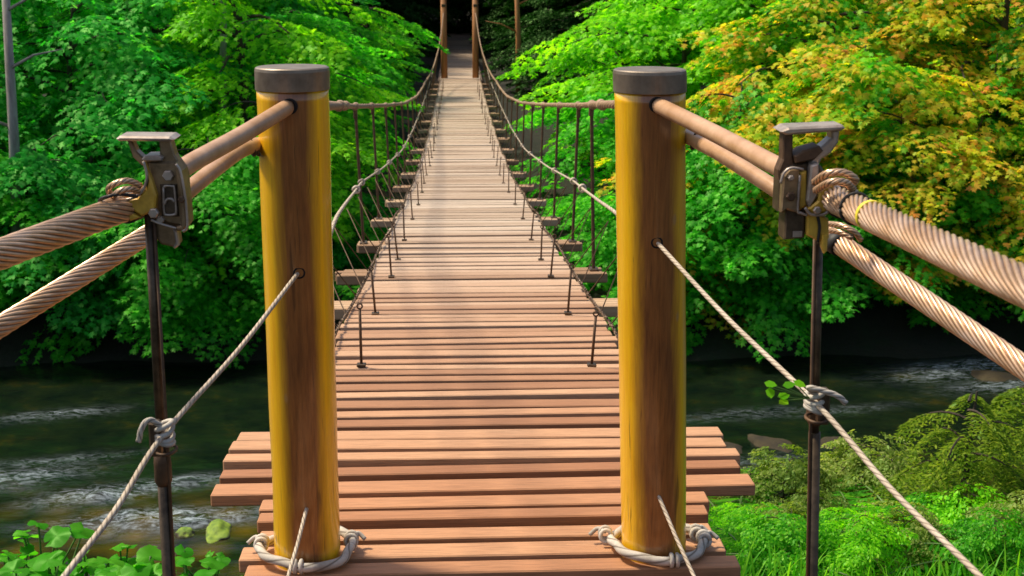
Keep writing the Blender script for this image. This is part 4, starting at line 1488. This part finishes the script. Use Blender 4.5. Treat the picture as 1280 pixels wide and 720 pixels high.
for j, ((px, py, Y), wh) in enumerate(zip(fspots, fw)):
    if j in (0, 3, 8, 10, 13, 16, 18, 19):
        continue
    p = at(px, py, Y)
    g = ground(p.x, p.y)
    t = thing('fern', f'fresh green fern {wh}', 'fern', (p.x, p.y, g), j * 1.3, 'ferns on the near right bank')
    s = max(1.1, min(1.75, (p.z - g) / .24))
    fm, sm = FERN[j % 3]
    link('fronds', fm, t, s=s)
    link('stems', sm, t, s=s)

# grass carpet on the near banks
pos, dr, nn, sz = [], [], [], []
rs = np.random.RandomState(77)
for i in range(12000):
    x = rs.uniform(.75, 6.5) if i % 4 else rs.uniform(-6, -.8)
    y = rs.uniform(4.5, 10.2 if x > 0 else 8.6)
    if x < .95 and y < 5.2 and x > 0:
        continue
    cl = noise.noise(Vector((x * 1.3, y * 1.3, 4)))
    if cl < -.25:
        continue
    a = rs.uniform(0, 6.28)
    el = rs.uniform(.9, 1.5)
    pos.append((x, y, ground(x, y) - .02))
    dr.append((math.cos(a) * math.cos(el), math.sin(a) * math.cos(el), math.sin(el)))
    nn.append((-math.cos(a), -math.sin(a), .4))
    sz.append((rs.uniform(.10, .26) + .30 * max(0, cl)) * (1 if x > 0 else .55))
GV = np.array([(0, .018, 0), (0, -.018, 0), (.45, .016, .0), (.45, -.016, .0), (.8, .010, -.08), (.8, -.010, -.08), (1.0, 0, -.2)])
GF = [(0, 1, 3, 2), (2, 3, 5, 4), (4, 5, 6)]
gm = leaves_mesh('grass', pos, dr, nn, sz, M['leaf_fern'], shape=(GV, GF))
g = link('grass', gm)
g['kind'] = 'stuff'
tag(g, 'long fresh green grass covering the near river banks', 'grass')

# pale flowering shrubs and a drooping conifer on the right bank
KIND['k'] = make_tree(43, 1.0, .62, 20, 6, .34, .062, .02, .15, trunk_r=.012, shape=(OVAL_V, OVAL_F))
KIND['s'] = make_tree(41, 1.15, .62, 30, 6, .27, .050, .05, .25, trunk_r=.02, shape=(OVAL_V, OVAL_F))
for px, py, Y, s, rz, lab in [(985, 590, 9.2, .74, .3, 'greyish pale leaved shrub left of the right iron rod'),
                              (1060, 585, 9.4, .78, 2.2, 'yellowish pale leaved shrub right of the right iron rod'),
                              (1120, 580, 9.0, .72, 4.4, 'pale leaved shrub under the guy rope'),
                              (1010, 615, 8.6, .5, 1.4, 'small pale shrub in front of the greyish one')]:
    p = at(px, py, Y)
    tree('s', p.x, p.y, s, rz, 'leaf_shrub', lab, 'shrub', 'shrub', 'pale shrubs on the near right bank')

rs = np.random.RandomState(9)
HW = ['against the right plank ends', 'touching the wide planks', 'left of the right rod', 'at the right rod', 'just right of the right rod', 'below the pale shrubs', 'in the middle of the right bank',
      'left of the guy rope end', 'under the guy rope', 'below the conifer', 'near the lower right corner', 'at the right edge', 'low by the rod foot', 'lowest in the middle']
for (px, py, Y, s), wh in zip([(905, 655, 7.6, .55), (925, 618, 8.3, .5), (950, 640, 8.0, .6), (990, 645, 7.8, .55), (1040, 650, 7.7, .55), (1075, 640, 8.3, .5), (1100, 665, 7.7, .55),
                               (1130, 690, 7.2, .5), (1165, 670, 7.6, .55), (1200, 660, 7.5, .55), (1240, 690, 7.0, .5), (1280, 670, 7.2, .6), (975, 690, 7.0, .5), (1070, 695, 7.0, .5)], HW):
    if wh == 'below the pale shrubs':
        continue
    p = at(px, py, Y)
    tree('k', p.x, p.y, s * rs.uniform(.7, 1.0), rs.uniform(0, 6.28), ['leaf_fern', 'leaf_lime', 'leaf_fern', 'leaf_shrub'][HW.index(wh) % 4], f'green frilly herb clump {wh}', 'herb_clump', 'plant', 'herb clumps on the near right bank')


def make_conifer(seed, H, nb, L):
    rs = np.random.RandomState(seed)
    tb = MB()
    tb.tube([(0, 0, -.1), (.02, 0, H * .5), (.06, 0, H)], [.035, .025, .006], 7)
    pos, dr, nn, sz = [], [], [], []
    for i in range(nb):
        t = .18 + .82 * i / nb
        a = i * 2.399
        ll = L * (1.05 - .55 * t) * rs.uniform(.7, 1.15)
        pts = []
        for u in np.linspace(0, 1, 8):
            pts.append(Vector((math.cos(a) * ll * u, math.sin(a) * ll * u, H * t + ll * (.45 * u - .75 * u * u))))
        tb.tube(pts, [.010 * (1 - .8 * k2 / 7) for k2 in range(8)], 4, False)
        for j in range(34):
            u = .12 + .88 * j / 34
            k0 = min(6, int(u * 7))
            o = np.array(pts[k0].lerp(pts[k0 + 1], u * 7 - k0))
            sg = 1 if j % 2 else -1
            b = a + sg * rs.uniform(.6, 1.2)
            tl = (.26 * (1 - u) + .07) * rs.uniform(.7, 1.2)
            for q_ in range(9):
                v_ = (q_ + .5) / 9
                p = o + np.array((math.cos(b) * tl * v_, math.sin(b) * tl * v_, -tl * (.35 * v_ + .9 * v_ * v_)))
                for s2 in (-1, 1):
                    c_ = b + s2 * .9
                    pos.append(p); dr.append((math.cos(c_), math.sin(c_), -.25 + rs.uniform(-.2, .2)))
                    nn.append((rs.normal(0, .25), rs.normal(0, .25), 1)); sz.append(.036 * rs.uniform(.8, 1.2))
    tm = bpy.data.meshes.new('trunk')
    tm.from_pydata([tuple(v) for v in tb.v], [], tb.f)
    tm.materials.append(M['bark'])
    shp = (OVAL_V * np.array((1, .8, 1)), OVAL_F)
    return tm, leaves_mesh('crown', pos, dr, nn, sz, M['leaf_yew'], [0] * len(pos), shape=shp)


KIND['y'] = make_conifer(51, 1.2, 17, .72)
for px, Y, s, rz, lab in [(1228, 7.9, 1.0, .4, 'young conifer with drooping branch tips at the right edge'), (1330, 8.6, 1.15, 2.0, 'taller young conifer half outside the right edge')]:
    tree('y', xp(px, Y), Y, s, rz, 'leaf_yew', lab, 'conifer_sapling', 'young conifer')

# leafy sprig caught at the right rope knot
kp = at(985, 492, 2.50)
t = thing('leaf_sprig', 'small bright leaf sprig caught beside the right rope knot', 'sprig', kp)
ps, ds = [], []
for a, b in ((955, 478), (978, 482), (992, 476), (972, 496), (985, 500), (962, 484)):
    v = at(a, b, 2.50) - kp
    ps.append(tuple(v)); ds.append((rs.uniform(-1, 1), rs.uniform(-.6, .2), rs.uniform(-.5, .3)))
link('leaves', leaves_mesh('leaves', ps, ds, [(0, -.6, 1)] * len(ps), [.026] * len(ps), M['leaf_lime'], [0] * len(ps), shape=(OVAL_V * np.array((1, 1.6, 1)), OVAL_F)), t)
sb = MB()
for v in ps:
    sb.tube([at(1012, 498, 2.52) - kp, Vector(v)], .0012, 4, False)
sb.build('stalk', M['stem'], t)
